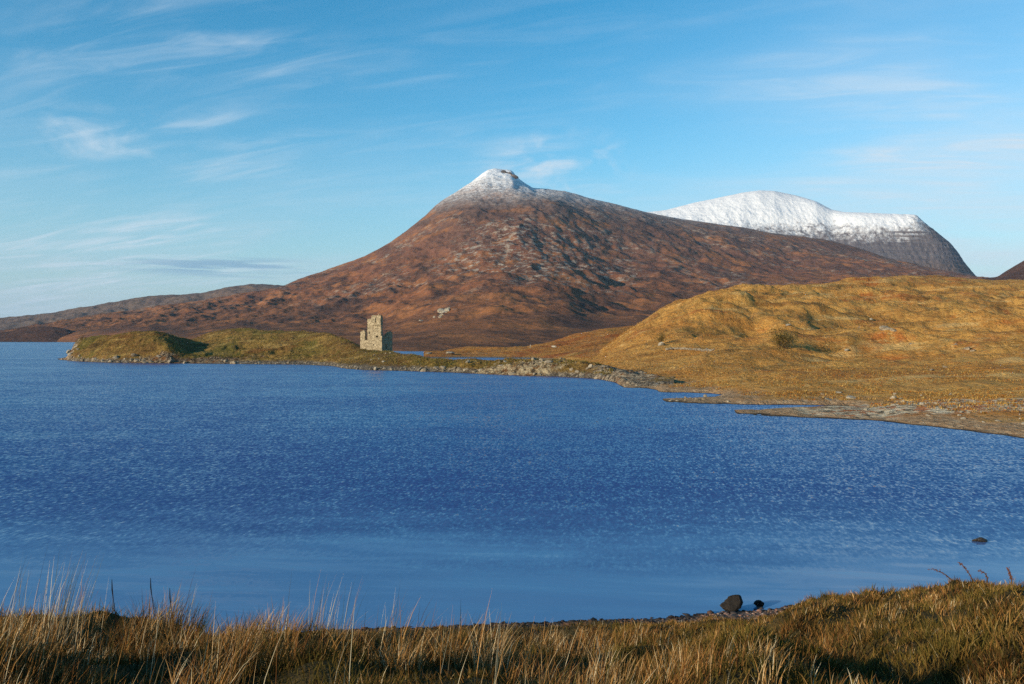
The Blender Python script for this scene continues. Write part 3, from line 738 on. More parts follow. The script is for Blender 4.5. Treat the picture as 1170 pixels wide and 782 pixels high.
def bank_z(x, y, rough=True):
    x, y = np.asarray(x, dtype=float), np.asarray(y, dtype=float)
    px = np.clip(CX + F * x / np.maximum(y, 4.0), -400, 1600)
    dd = np.clip(y, 0, 69.4)
    fi = np.interp(px, _bk, np.arange(len(_bk)))
    i0 = np.clip(fi.astype(int), 0, len(_bk) - 2); fr_ = fi - i0
    fr_ = fr_ * fr_ * (3 - 2 * fr_)
    j0 = np.clip((dd / 0.5).astype(int), 0, len(_bd) - 2); fj = dd / 0.5 - j0
    def T(i):
        return _bt[i, j0] * (1 - fj) + _bt[i, j0 + 1] * fj
    z = T(i0) * (1 - fr_) + T(i0 + 1) * fr_
    z = np.where(y < 0, z - 0.02 * y, z)
    if rough:
        k = np.clip(z / 1.2, 0.06, 1.0)
        z = z + k * (0.22 * fbm(x / 2.6, y / 2.6, 4, 101) + 0.12 * fbm(x / 0.8, y / 0.8, 3, 102) + np.clip((px - 760) / 150, 0, 1) * 0.25 * ridged(x / 1.2, y / 1.2, 3, 104))
        # a dip added across the right of the bank to catch shade
        lx = 2.45 + (y - 5.0) * 0.17
        z = z - 0.45 * np.exp(-((x - lx) / 0.55) ** 2) * np.clip((13.5 - y) / 3.0, 0, 1) * np.clip((y - 2) / 3, 0, 1)
    return z
def build_bank():
    xs = np.concatenate([np.arange(-90, -24, 2.0), np.arange(-24, 28, 0.13), np.arange(28, 92, 2.0)])
    ys = np.concatenate([np.arange(-50, 3, 1.5), np.arange(3, 36, 0.13), np.arange(36, 64, 1.0)])
    xx, yy = np.meshgrid(xs, ys)
    zz = bank_z(xx, yy)
    m, g = material('bank_soil')
    p = g.pos()
    z = g.xyz(p)[2]
    n1 = g.noise(p, 0.7, 5, 0.65)
    n2 = g.noise(p, 9.0, 4, 0.7)
    col = g.mix(g.ss(n1, 0.35, 0.65), (0.032, 0.025, 0.009), (0.07, 0.046, 0.016))
    col = g.mix(g.m('MULTIPLY', g.ss(n2, 0.45, 0.7), 0.6), col, (0.10, 0.065, 0.023))
    peb = g.mix(g.ss(g.voronoi(p, 9.0, out='Color'), 0.15, 0.85), (0.075, 0.045, 0.032), (0.24, 0.155, 0.11))
    col = g.mix(g.ss(g.m('ADD', z, g.m('MULTIPLY', n1, 0.8)), 1.25, 0.7), col, peb)
    col = g.mix(g.ss(z, 0.12, 0.03), col, (0.022, 0.017, 0.013))
    nr = g.bump(n2, 0.8, 0.08)
    finish(m, g, col, 0.95, nr, 0.1)
    tag(link('bank', grid_mesh('bank', np.stack([xx, yy, zz], -1)), m), kind='structure')
build_bank()

# ------------------------------------------------------------------ grass
def leaf_material(name, trans=0.18):
    m, g = material(name)
    c = g.node('ShaderNodeAttribute', attribute_name='tint').outputs['Color']
    df = g.node('ShaderNodeBsdfDiffuse', {'Color': c})
    tr = g.node('ShaderNodeBsdfTranslucent', {'Color': c})
    mx = g.node('ShaderNodeMixShader', {0: trans, 1: df.outputs[0], 2: tr.outputs[0]})
    o = g.node('ShaderNodeOutputMaterial')
    g.nt.links.new(mx.outputs[0], o.inputs['Surface'])
    return m
M_GRASS = leaf_material('dry_grass')
STRAW = np.array([[0.38, 0.195, 0.060], [0.27, 0.125, 0.036], [0.47, 0.31, 0.145], [0.155, 0.066, 0.022], [0.13, 0.095, 0.024], [0.06, 0.044, 0.014], [0.62, 0.50, 0.30]])

def blades(bx, by, bz, h, w, lean, az, curl, col):
    """arrays of n blades -> verts (n,8,3), colours"""
    n = len(bx)
    face = RNG.uniform(0, np.pi, n)
    fx, fy = np.cos(face), np.sin(face)
    V = np.zeros((n, 4, 2, 3))
    for k, t in enumerate((0.0, 0.38, 0.74, 1.0)):
        off = h * (lean * t + curl * t * t)
        up = h * t * np.sqrt(np.clip(1 - (lean + curl * t) ** 2 * 0.55, 0.15, 1))
        cx, cy, cz = bx + np.cos(az) * off, by + np.sin(az) * off, bz + up
        ww = w * 0.82 * (1.0, 0.85, 0.55, 0.08)[k] * 0.5
        for s, sg in ((0, -1), (1, 1)):
            V[:, k, s, 0] = cx + sg * fx * ww
            V[:, k, s, 1] = cy + sg * fy * ww
            V[:, k, s, 2] = cz
    C = np.repeat(col[:, None, :], 8, axis=1)
    return V.reshape(n, 8, 3), C
def blades_mesh(name, parts):
    V = np.concatenate([p[0] for p in parts]); C = np.concatenate([p[1] for p in parts])
    n = len(V)
    b = (np.arange(n) * 8)[:, None, None]
    q = np.array([[0, 1, 3, 2], [2, 3, 5, 4], [4, 5, 7, 6]])[None] + b
    return quads_mesh(name, V.reshape(-1, 3), q.reshape(-1, 4), True, C.reshape(-1, 3))
def pick(n, weights):
    w = np.array(weights, dtype=float); w /= w.sum()
    c = STRAW[RNG.choice(len(STRAW), n, p=w)]
    return c * RNG.uniform(0.7, 1.25, (n, 1))
WIND = math.radians(20)

def build_grass():
    parts = []
    def region(n):
        """random bank positions in the view and a little round it, denser near the eye"""
        D = 3.2 + (33 - 3.2) * RNG.random(n) ** 1.6
        px = RNG.uniform(-130, 1300, n)
        x = (px - CX) / F * D
        return x, D, px
    def left(px):                              # 1 on the tall-grass left and middle of the bank, 0 on the turf to the right
        return np.clip((900 - px) / 260, 0, 1)
    def keep(x, y, z):
        return (z > 0.42 + 0.35 * fbm(x / 1.5, y / 1.5, 2, 140))
    # short matted turf everywhere
    n = 230000
    x, y, px = region(n)
    z = bank_z(x, y)
    L = left(px)
    k = keep(x, y, z)
    x, y, z, L, px = x[k], y[k], z[k], L[k], px[k]; n = len(x)
    pat = fbm(x / 1.7, y / 1.7, 3, 131)
    gap = np.clip(fbm(x / 0.9, y / 0.9, 3, 139) * 2.2 + 0.75, 0.50, 1.0)
    h = gap * RNG.uniform(0.04, 0.15, n) * (0.8 + 0.6 * np.clip(pat + 0.4, 0, 1)) * (1 + 0.25 * L)
    c = pick(n, (0.16, 0.18, 0.04, 0.22, 0.36, 0.5, 0.01)) * 0.8
    olive = np.clip(fbm(x / 2.3, y / 2.3, 3, 133) * 1.6 + 0.35, 0, 1)[:, None]
    c = c * (0.45 + 0.55 * RNG.random(n))[:, None]
    c = c * (1 - 0.55 * olive) + np.array([0.10, 0.078, 0.018]) * 0.55 * olive
    parts.append(blades(x, y, z - 0.02, h, RNG.uniform(0.006, 0.013, n) * (0.6 + y / 22), RNG.uniform(0, 0.55, n), RNG.uniform(0, 2 * np.pi, n), RNG.uniform(0, 0.6, n), c))
    # close turf on the right-hand slope
    n = 210000
    D = 4.2 + 29.5 * RNG.random(n) ** 1.15; px = RNG.uniform(700, 1290, n)
    x, y = (px - CX) / F * D, D
    z = bank_z(x, y)
    k = keep(x, y, z)
    x, y, z = x[k], y[k], z[k]; n = len(x)
    c = pick(n, (0.30, 0.34, 0.06, 0.38, 0.34, 0.42, 0.02))
    c = c * np.clip(1.0 + 0.8 * fbm(x / 0.6, y / 0.6, 2, 136), 0.45, 1.6)[:, None]
    olive = np.clip(fbm(x / 2.0, y / 2.0, 3, 133) * 1.6 + 0.3, 0, 1)[:, None]
    c = c * (1 - 0.6 * olive) + np.array([0.14, 0.105, 0.022]) * 0.6 * olive
    h = RNG.uniform(0.04, 0.14, n) * np.clip(0.9 + 1.5 * fbm(x / 0.9, y / 0.9, 3, 134), 0.2, 1.45)
    parts.append(blades(x, y, z - 0.02, h, RNG.uniform(0.008, 0.016, n) * (0.6 + y / 26), RNG.uniform(0, 0.5, n), RNG.uniform(0, 2 * np.pi, n), RNG.uniform(0, 0.5, n), c))
    # tussocks
    nt = 3500
    x, y, px = region(nt)
    z = bank_z(x, y)
    k = keep(x, y, z)
    x, y, z, px = x[k], y[k], z[k], px[k]
    L = left(px)
    big = np.clip(0.85 + 1.1 * fbm(x / 2.2, y / 2.2, 3, 135), 0.3, 1.5) * np.clip(1.15 - y / 40, 0.6, 1)
    kk = fbm(x / 0.9, y / 0.9, 3, 139) > -0.06
    x, y, z, px, L, big = x[kk], y[kk], z[kk], px[kk], L[kk], big[kk]
    for i in range(len(x)):
        nb = int(RNG.integers(28, 60))
        r = RNG.uniform(0.06, 0.22)
        a = RNG.uniform(0, 2 * np.pi, nb); rr = r * np.sqrt(RNG.random(nb))
        bx_, by_ = x[i] + rr * np.cos(a), y[i] + rr * np.sin(a)
        hh = (0.12 + 0.17 * L[i]) * big[i] * RNG.uniform(0.45, 1.15, nb)
        tone = RNG.random()
        wts = ((0.6, 0.2, 0.45, 0.06, 0.03, 0.01, 0.16), (0.2, 0.4, 0.1, 0.4, 0.05, 0.05, 0.02), (0.12, 0.2, 0.05, 0.4, 0.3, 0.4, 0.01))[0 if tone < 0.40 else (1 if tone < 0.68 else 2)]
        az = np.where(RNG.random(nb) < 0.55, WIND + RNG.normal(0, 0.5, nb), a)
        parts.append(blades(bx_, by_, np.full(nb, z[i] - 0.02), hh, RNG.uniform(0.004, 0.009, nb) * (0.7 + y[i] / 24), RNG.uniform(0.0, 0.22, nb), az, RNG.uniform(0.0, 0.55, nb), pick(nb, wts)))
    # long pale stems standing above the tussocks
    n = 1500
    x, y, px = region(n)
    z = bank_z(x, y)
    L = left(px)
    k = keep(x, y, z) & (RNG.random(n) < 0.16 + 0.84 * L) & (fbm(x / 1.8, y / 1.8, 3, 137) > -0.35)
    x, y, z, L = x[k], y[k], z[k], L[k]; n = len(x)
    h = (0.18 + 0.24 * L) * RNG.uniform(0.5, 1.35, n) * np.clip(1.15 - y / 40, 0.6, 1)
    parts.append(blades(x, y, z - 0.02, h, RNG.uniform(0.0035, 0.006, n) * (0.75 + y / 30), RNG.uniform(0.0, 0.24, n), WIND + RNG.normal(0, 0.7, n), RNG.uniform(0, 0.25, n), pick(n, (0.4, 0.2, 0.6, 0.12, 0.02, 0.0, 0.55))))
    tag(link('grass', blades_mesh('grass', parts), M_GRASS), kind='stuff')
build_grass()

def tall_clump(px, D, n, hmin, hmax, spread, label, dark=False):
    x0 = (px - CX) / F * D
    bx_ = x0 + RNG.normal(0, spread, n); by_ = D + RNG.normal(0, spread, n)
    bz_ = bank_z(bx_, by_)
    h = RNG.uniform(hmin, hmax, n)
    col = pick(n, (0.25, 0.1, 0.6, 0.1, 0, 0, 0.8)) if not dark else pick(n, (0, 0, 0, 0.3, 0.1, 0.6, 0)) * 0.6
    parts = [blades(bx_, by_, bz_ - 0.03, h, RNG.uniform(0.0045, 0.0075, n), RNG.uniform(0.0, 0.22, n), WIND + RNG.normal(0, 0.6, n), RNG.uniform(0, 0.22, n), col)]
    if not dark:
        m_ = n * 2
        bx2 = x0 + RNG.normal(0, spread * 1.2, m_); by2 = D + RNG.normal(0, spread, m_)
        parts.append(blades(bx2, by2, bank_z(bx2, by2) - 0.02, RNG.uniform(0.25, 0.55, m_), RNG.uniform(0.005, 0.009, m_), RNG.uniform(0.05, 0.35, m_), WIND + RNG.normal(0, 0.8, m_), RNG.uniform(0, 0.5, m_), pick(m_, (0.5, 0.25, 0.3, 0.1, 0, 0, 0.1))))
    o = link('grass_tussock', blades_mesh('grass_tussock', parts), M_GRASS)
    tag(o, label, 'grass tussock', 'tall grass tussocks on the near bank')
tall_clump(12, 8.0, 22, 0.45, 0.95, 0.12, 'tall straw-coloured grass tussock at the very left edge of the near bank')
tall_clump(70, 8.4, 60, 0.50, 1.05, 0.12, 'tallest pale grass tussock, fanning above the left part of the near bank')
tall_clump(205, 9.2, 20, 0.35, 0.8, 0.11, 'sparse grass tussock of a few thin stems between the two tall pale tussocks')
tall_clump(368, 9.6, 52, 0.45, 1.05, 0.16, 'tall pale grass tussock standing against the calm water below the castle')
tall_clump(447, 10.0, 16, 0.40, 0.80, 0.10, 'smaller pale grass tussock just right of the one below the castle')
for px_, D_, lb in ((130, 9.0, 'lone dark dead plant stem beside the tallest pale tussock'), (174, 9.6, 'dark seed stem with a knobbed top over the calm water'), (196, 9.4, 'thin dark stem close beside the knobbed one')):
    x0 = (px_ - CX) / F * D_
    z0 = float(bank_z(np.array([x0]), np.array([D_]))[0])
    bm = bmesh.new()
    hgt = 0.62
    pts = [Vector((x0 + 0.02 * math.sin(t * 5), D_, z0 + hgt * t)) for t in np.linspace(0, 1, 7)]
    prev = None
    for i, p_ in enumerate(pts):
        r_ = 0.006 * (1 - 0.5 * i / 6) + (0.004 if i == 5 else 0)
        ring = [bm.verts.new(p_ + Vector((r_ * math.cos(q), r_ * math.sin(q), 0))) for q in (0, 2.1, 4.2)]
        if prev:
            for j in range(3):
                bm.faces.new((prev[j], prev[(j + 1) % 3], ring[(j + 1) % 3], ring[j]))
        prev = ring
    bm.faces.new(prev)
    me = bpy.data.meshes.new('dead_weed'); bm.to_mesh(me); bm.free()
    if 'M_STEM' not in globals():
        M_STEM, g_ = material('dead_stem_brown')
        finish(M_STEM, g_, g_.mix(g_.noise(g_.pos(), 30.0, 3, 0.6), (0.035, 0.020, 0.012), (0.075, 0.04, 0.022)), 0.9)
    tag(link('dead_weed', me, M_STEM), lb, 'dead stem', 'dark dead stems on the near bank')

# ------------------------------------------------------------------ moor tufts on the farther land (one mass of grass)
def tufts(L, n, px0, px1, t0, t1, zmin, cols, hmin, hmax, nb=4):
    px = RNG.uniform(px0, px1, n)
    tt = RNG.uniform(t0, t1, n)
    ii = np.searchsorted(L.ts, tt).clip(0, len(L.ts) - 1)
    jj = np.searchsorted(L.px, px).clip(0, len(L.px) - 1)
    x, y, z = L.x[ii, jj] + RNG.normal(0, 0.4, n), L.y[ii, jj], L.z[ii, jj]
    k = (z > zmin) & (fbm(x / 12, y / 12, 3, 201) > -0.15)
    x, y, z = x[k], y[k], z[k]; n = len(x)
    cols = np.array(cols)
    c = cols[RNG.integers(0, len(cols), n)] * RNG.uniform(0.7, 1.2, (n, 1))
    x, y, z = (np.repeat(v_, nb) for v_ in (x, y, z)); c = np.repeat(c, nb, axis=0); m_ = len(x)
    x = x + RNG.normal(0, 0.10, m_); y = y + RNG.normal(0, 0.1, m_)
    return blades(x, y, z - 0.05, RNG.uniform(hmin, hmax, m_), RNG.uniform(0.05, 0.12, m_), RNG.uniform(0.0, 0.5, m_), RNG.uniform(0, 6.28, m_), RNG.uniform(0, 0.5, m_), c)
GC = [(0.48, 0.26, 0.06), (0.38, 0.18, 0.038), (0.54, 0.35, 0.11), (0.27, 0.125, 0.03), (0.20, 0.11, 0.025), (0.33, 0.11, 0.024)]
tag(link('moor_grass', blades_mesh('moor_grass', [tufts(gold, 36000, 640, 1300, 2.2, 5.2, 0.6, GC, 0.12, 0.36), tufts(gold, 26000, 690, 1300, 5.0, 8.2, 0.5, GC, 0.3, 0.65, 3)]), M_GRASS), kind='stuff')
PC = [(0.20, 0.15, 0.035), (0.27, 0.19, 0.05), (0.12, 0.10, 0.022), (0.33, 0.24, 0.08), (0.23, 0.11, 0.03)]
tag(link('peninsula_grass', blades_mesh('peninsula_grass', [tufts(pen, 15000, 84, 700, 2.3, 4.2, 1.1, PC, 0.2, 0.55)]), M_GRASS), kind='stuff')

# ------------------------------------------------------------------ rocks
def rock_mesh(name, seed, sx=1.0, sy=1.0, sz=0.8, sub=3, planes=11, rough=0.07, skew=0.0):
    r = np.random.default_rng(seed)
    bm = bmesh.new()
    bmesh.ops.create_icosphere(bm, subdivisions=sub, radius=1.0)
    ns = r.normal(size=(planes, 3)); ns /= np.linalg.norm(ns, axis=1, keepdims=True)
    ds = r.uniform(0.55, 0.95, planes)
    for v_ in bm.verts:
        dv = np.array(v_.co)
        dots = ns @ dv
        rad = min(1.15, min([ds[i] / dots[i] for i in range(planes) if dots[i] > 0.05] or [1.0]))
        p_ = dv * rad
        p_ = p_ * (1 + rough * math.sin(7 * p_[0] + seed) * math.sin(6 * p_[1] + 2 * seed) + rough * 0.6 * math.sin(15 * p_[2] + 9 * p_[0]))
        zf = p_[2] * sz
        v_.co = (p_[0] * sx + skew * zf, p_[1] * sy, zf)
    me = bpy.data.meshes.new(name)
    bm.to_mesh(me); bm.free()
    return me
ROCKS = [rock_mesh('rock', 100 + i, 1, RNG.uniform(0.7, 1.0), RNG.uniform(0.55, 0.9), sub=2) for i in range(9)]
ROCKS_PALE = [me.copy() for me in ROCKS]
ROCKS_DARK = [me.copy() for me in ROCKS]
M_CRAG = rock_material('crag_rock', (0.060, 0.050, 0.045), (0.15, 0.125, 0.11))
for me in ROCKS_DARK: me.materials.append(M_CRAG)
for me in ROCKS: me.materials.append(M_ROCK)
for me in ROCKS_PALE: me.materials.append(M_PALE)
def put_rock(p_, size, label, group=None, pale=False, name='rock', flat=1.0):
    o = bpy.data.objects.new(name, random.choice(ROCKS_DARK if pale is None else (ROCKS_PALE if pale else ROCKS)))
    COL.objects.link(o)
    o.location = p_
    o.rotation_euler = (random.uniform(-0.4, 0.4), random.uniform(-0.4, 0.4), random.uniform(0, 6.28))
    s = size * 0.5
    o.scale = (s * random.uniform(0.8, 1.3), s * random.uniform(0.8, 1.2), s * random.uniform(0.7, 1.15) * flat)
    tag(o, label, 'rock', group)
    return o
def along(L, n, px0, px1, t0, t1, s0, s1, label, group, pale=0.3, bury=0.15, power=1.8, flat=1.0):
    for i in range(n):
        px = random.uniform(px0, px1)
        p_ = L.at(px, random.uniform(t0, t1))
        sz = s0 + (s1 - s0) * random.random() ** power
        p_.z += sz * (0.5 - bury) * 0.6 - sz * 0.12
        put_rock(p_, sz, label, group, random.random() < pale, flat=flat)
along(pen, 30, 77, 200, 1.05, 2.1, 0.9, 3.2, 'grey-brown rock in the stony rim below the dark islet knoll', 'rocks below the islet knoll', 0.2, 0.3)
along(pen, 24, 77, 290, 1.0, 1.9, 0.7, 2.8, 'grey-brown rock in the stony rim below the dark islet knoll', 'rocks below the islet knoll', 0.15, 0.3)
along(pen, 8, 78, 90, 1.6, 3.2, 1.2, 3.0, 'pale rock in the small cliff at the far left tip of the islet', 'rocks of the islet tip cliff', 0.6)
along(pen, 22, 290, 400, 0.9, 1.5, 0.5, 1.4, 'small rock on the low shore between the islet knoll and the castle point', 'rocks on the shore left of the castle', 0.4)
along(pen, 26, 398, 480, 0.95, 1.9, 0.5, 1.9, 'rock strewn at the waterline of the grassy point below the castle', 'rocks below the castle', 0.15, 0.3)
along(pen, 56, 480, 696, 1.1, 3.3, 0.7, 2.6, 'weathered rock heaped on the causeway between castle and golden hill', 'rocks of the causeway', 0.12, 0.35)
along(gold, 26, 702, 742, 1.05, 2.6, 0.6, 2.0, 'angular rock on the little rocky headland at the foot of the golden hill', 'rocks of the headland', 0.2, 0.3)
along(gold, 22, 745, 835, 1.0, 2.3, 0.3, 0.9, 'stone scattered round the small inlet beside the brown mud spit', 'stones of the small inlet', 0.4)
along(gold, 52, 985, 1185, 1.9, 2.95, 0.25, 0.95, 'pale stone on the bleached stony rise of the right-hand beach', 'stones of the right-hand beach', 0.9)
for px_, py_, sz, lb in ((958, 449, 1.5, 'blocky brown outcrop rock standing alone above the narrow channel'), (940, 452, 1.1, 'dark low rock at the left of the outcrop above the narrow channel'),
                         (972, 456, 1.8, 'broad flat rock slab at the head of the narrow channel'), (948, 458, 1.3, 'pinkish flat rock on the edge of the narrow channel')):
    p_ = gold.hit(px_, py_); put_rock(p_, sz, lb, None, sz > 1.4, flat=0.6)
for px_, py_, sz, lb in ((633, 397, 4.0, 'grey hump-backed rock on the crest of the rusty hill'), (515, 405, 6.5, 'pale sloping rock slab at the water end of the rusty hill'), (490, 405, 3.2, 'small pale rock at the tip of the low land behind the castle')):
    p_ = rust.hit(px_, py_); put_rock(p_ + Vector((0, 0, sz * 0.05)), sz, lb, None, True, flat=0.7)
for px_, py_, sz, lb in ((482, 367, 8, 'isolated pale boulder at the foot of the mountain gully'), (497, 364, 7, 'pale boulder between the broken crag and the isolated one in the gully')):
    p_ = m1.hit(px_, py_); put_rock(p_, sz, lb, None, True, flat=0.8)
for i in range(13):
    px_ = random.uniform(499, 514); py_ = 363 - (px_ - 499) * 0.75 + random.uniform(-3, 4)
    put_rock(m1.hit(px_, py_), random.uniform(5, 13), 'pale jagged rock of the broken crag above the mountain gully', 'rocks of the mountain crag', True, flat=0.9)
for px_, py_, sz in ((576, 197.5, 34), (582, 198.5, 36), (587, 202.5, 32)):
    put_rock(m1.hit(px_, py_) + Vector((0, -3, 0)), sz, 'dark rock of the little crag on the snowy summit', 'rocks of the summit crag', None, flat=0.8)
GO = [(755, 395, 3.2), (800, 400, 2.4), (770, 399, 2.2), (1012, 378, 3.4), (995, 366, 2.2), (1020, 381, 2.6), (1105, 400, 3.0), (1112, 402, 1.8), (967, 403, 2.2), (900, 372, 2.5), (1080, 421, 1.6), (1065, 424, 1.4)]
for px_, py_, sz in GO:
    p_ = gold.hit(px_, py_); put_rock(p_, sz, 'grey outcrop rock poking through the grass of the golden hill', 'outcrops on the golden hill', random.random() < 0.3, flat=0.7)

# the dark boulders by the near shore
def big_boulder():
    D = 32.4
    me = rock_mesh('boulder', 5, 0.40, 0.33, 0.39, sub=4, planes=9, rough=0.03)
    for v_ in me.vertices:                        # high on the right, sloping down to the left
        t = v_.co.x / 0.5
        v_.co.z *= 0.80 + 0.50 * t if v_.co.z > 0 else 0.7
        v_.co.x += 0.16 * max(v_.co.z, 0)
    o = link('boulder', me, M_BOULDER)
    o.location = ((834 - CX) / F * D, D, 0.20)
    tag(o, 'large dark boulder at the water edge, higher on its right side', 'boulder')
big_boulder()
D = 33.0
o = link('boulder', rock_mesh('boulder', 23, 0.17, 0.13, 0.14, sub=3), M_BOULDER)
o.location = ((867 - CX) / F * D, D, 0.10)
tag(o, 'small dark stone with a knob on top, just right of the large boulder', 'boulder')
D = 43.6
o = link('rock', rock_mesh('rock', 31, 0.36, 0.26, 0.20, sub=4, rough=0.05), M_WET)
o.location = ((1118 - CX) / F * D, D, 0.02)
tag(o, 'low wet black rock alone in the calm water near the right', 'rock')

# shingle of the near shore: countless pebbles, one mass
def build_shingle():
    bm = bmesh.new()
    bmesh.ops.create_icosphere(bm, subdivisions=1, radius=1.0)
    bv = np.array([v_.co for v_ in bm.verts]); bf = np.array([[v_.index for v_ in f.verts] for f in bm.faces]); bm.free()
    n = 9000
    px = RNG.uniform(330, 1010, n); D = RNG.uniform(26, 36, n)
    x = (px - CX) / F * D
    z = bank_z(x, D)
    k = (z > -0.06) & (z < 0.95) & (RNG.random(n) < np.clip(1.15 - z, 0.15, 1)) & ((px > 790) | (z < 0.5))
    x, D, z = x[k], D[k], z[k]; n = len(x)
    s = RNG.uniform(0.018, 0.07, n) * (1 + 1.2 * (RNG.random(n) > 0.95))
    V = bv[None] * (1 + 0.22 * RNG.normal(size=(n, len(bv), 1)))
    V = V * np.stack([s * RNG.uniform(0.8, 1.4, n), s * RNG.uniform(0.8, 1.3, n), s * RNG.uniform(0.45, 0.8, n)], -1)[:, None, :]
    V = V + np.stack([x, D, z + s * 0.15], -1)[:, None, :]
    Fq = (bf[None] + (np.arange(n) * len(bv))[:, None, None]).reshape(-1, 3)
    pal = np.array([(0.10, 0.065, 0.048), (0.18, 0.115, 0.085), (0.055, 0.042, 0.036), (0.27, 0.2, 0.155), (0.21, 0.11, 0.075)])
    c = pal[RNG.integers(0, 5, n)] * RNG.uniform(0.7, 1.2, (n, 1))
    c = c * np.where(px[k] < 800, 0.38, 0.95)[:, None]   # black stones along the left, reddish ones by the boulder
    c = np.where((z < 0.08)[:, None], c * 0.35, c)     # wet at the water's edge
    me = bpy.data.meshes.new('shingle')
    me.vertices.add(V.size // 3); me.vertices.foreach_set('co', V.astype(np.float32).ravel())
    me.loops.add(Fq.size); me.loops.foreach_set('vertex_index', Fq.astype(np.int32).ravel())
    me.polygons.add(len(Fq)); me.polygons.foreach_set('loop_start', np.arange(0, Fq.size, 3, dtype=np.int32))
    at = me.attributes.new('tint', 'FLOAT_COLOR', 'POINT')
    c4 = np.ones((n, len(bv), 4), dtype=np.float32); c4[..., :3] = c[:, None, :]
    at.data.foreach_set('color', c4.ravel())
    me.update(calc_edges=True)
    m, g = material('shingle_stone')
    finish(m, g, g.node('ShaderNodeAttribute', attribute_name='tint').outputs['Color'], 0.8)
    tag(link('shingle', me, m), kind='stuff')
build_shingle()

# ------------------------------------------------------------------ castle ruin
def castle_material():
    m, g = material('castle_stone')
    p = g.node('ShaderNodeTexCoord').outputs['Object']
    vor = g.voronoi(g.scaled(p, 1.0, 1.0, 1.7), 1.7, out='Color')
    n1 = g.noise(p, 0.5, 5, 0.65)
    n2 = g.noise(p, 3.0, 5, 0.7)
    col = g.mix(g.ss(g.node('ShaderNodeSeparateColor', {0: vor}).outputs[0], 0.1, 0.9), (0.30, 0.228, 0.135), (0.49, 0.39, 0.24))
    col = g.mix(g.m('MULTIPLY', g.ss(n1, 0.45, 0.68), 0.55), col, (0.25, 0.20, 0.115))
    col = g.mix(g.m('MULTIPLY', g.ss(n2, 0.5, 0.7), 0.5), col, (0.16, 0.135, 0.09))
    joints = g.ss(g.voronoi(g.scaled(p, 1.0, 1.0, 1.7), 1.7, 'DISTANCE_TO_EDGE'), 0.0, 0.09)
    nr = g.bump(g.m('ADD', joints, g.m('MULTIPLY', n2, 0.8)), 0.9, 0.10)
    return finish(m, g, col, 0.95, nr, 0.15)
M_CASTLE = castle_material()

def ruin_wall(name, parent, origin, direction, thick, profile, holes=(), z0=-1.2, du=0.32, dv=0.32, seed=1):
    """broken masonry wall: cells of a grid kept below a ragged top profile [(u, top)], openings left out; one watertight mesh"""
    r = np.random.default_rng(seed)
    U = profile[-1][0]
    nu = max(2, int(round((U - profile[0][0]) / du)))
    us = np.linspace(profile[0][0], U, nu + 1)
    top = max(p_[1] for p_ in profile)
    nv = int(round((top - z0) / dv)) + 1
    vs = z0 + np.arange(nv + 1) * dv
    pu, pt = [p_[0] for p_ in profile], [p_[1] for p_ in profile]
    mask = np.zeros((nu, nv), bool)
    for i in range(nu):
        uc = (us[i] + us[i + 1]) / 2
        tp = np.interp(uc, pu, pt)
        for j in range(nv):
            vc = (vs[j] + vs[j + 1]) / 2
            mask[i, j] = vc < tp and not any(h[0] < uc < h[1] and h[2] < vc < h[3] for h in holes)
    d_ = Vector((direction[0], direction[1], 0)).normalized()
    nrm = Vector((d_.y, -d_.x, 0))              # outward side
    bm = bmesh.new()
    cache = {}
    def vert(i, j, s):
        if (i, j, s) not in cache:
            ju, jv, jn = r.uniform(-0.09, 0.09), r.uniform(-0.09, 0.09), r.uniform(-0.06, 0.06)
            p_ = Vector(origin) + d_ * (us[i] + ju) + Vector((0, 0, vs[j] + jv)) + nrm * ((0.0 if s == 0 else -thick) + jn)
            cache[(i, j, s)] = bm.verts.new(p_)
        return cache[(i, j, s)]
    for i in range(nu):
        for j in range(nv):
            if not mask[i, j]:
                continue
            for s in (0, 1):
                f = [vert(i, j, s), vert(i + 1, j, s), vert(i + 1, j + 1, s), vert(i, j + 1, s)]
                bm.faces.new(f if s == 0 else f[::-1])
            for (di, dj, a_, b_) in ((-1, 0, (i, j + 1), (i, j)), (1, 0, (i + 1, j), (i + 1, j + 1)), (0, -1, (i, j), (i + 1, j)), (0, 1, (i + 1, j + 1), (i, j + 1))):
                ii, jj = i + di, j + dj
                if 0 <= ii < nu and 0 <= jj < nv and mask[ii, jj]:
                    continue
                bm.faces.new((vert(*a_, 0), vert(*a_, 1), vert(*b_, 1), vert(*b_, 0)))
    bmesh.ops.recalc_face_normals(bm, faces=bm.faces)
    me = bpy.data.meshes.new(name)
    bm.to_mesh(me); bm.free()
    return link(name, me, M_CASTLE, parent)

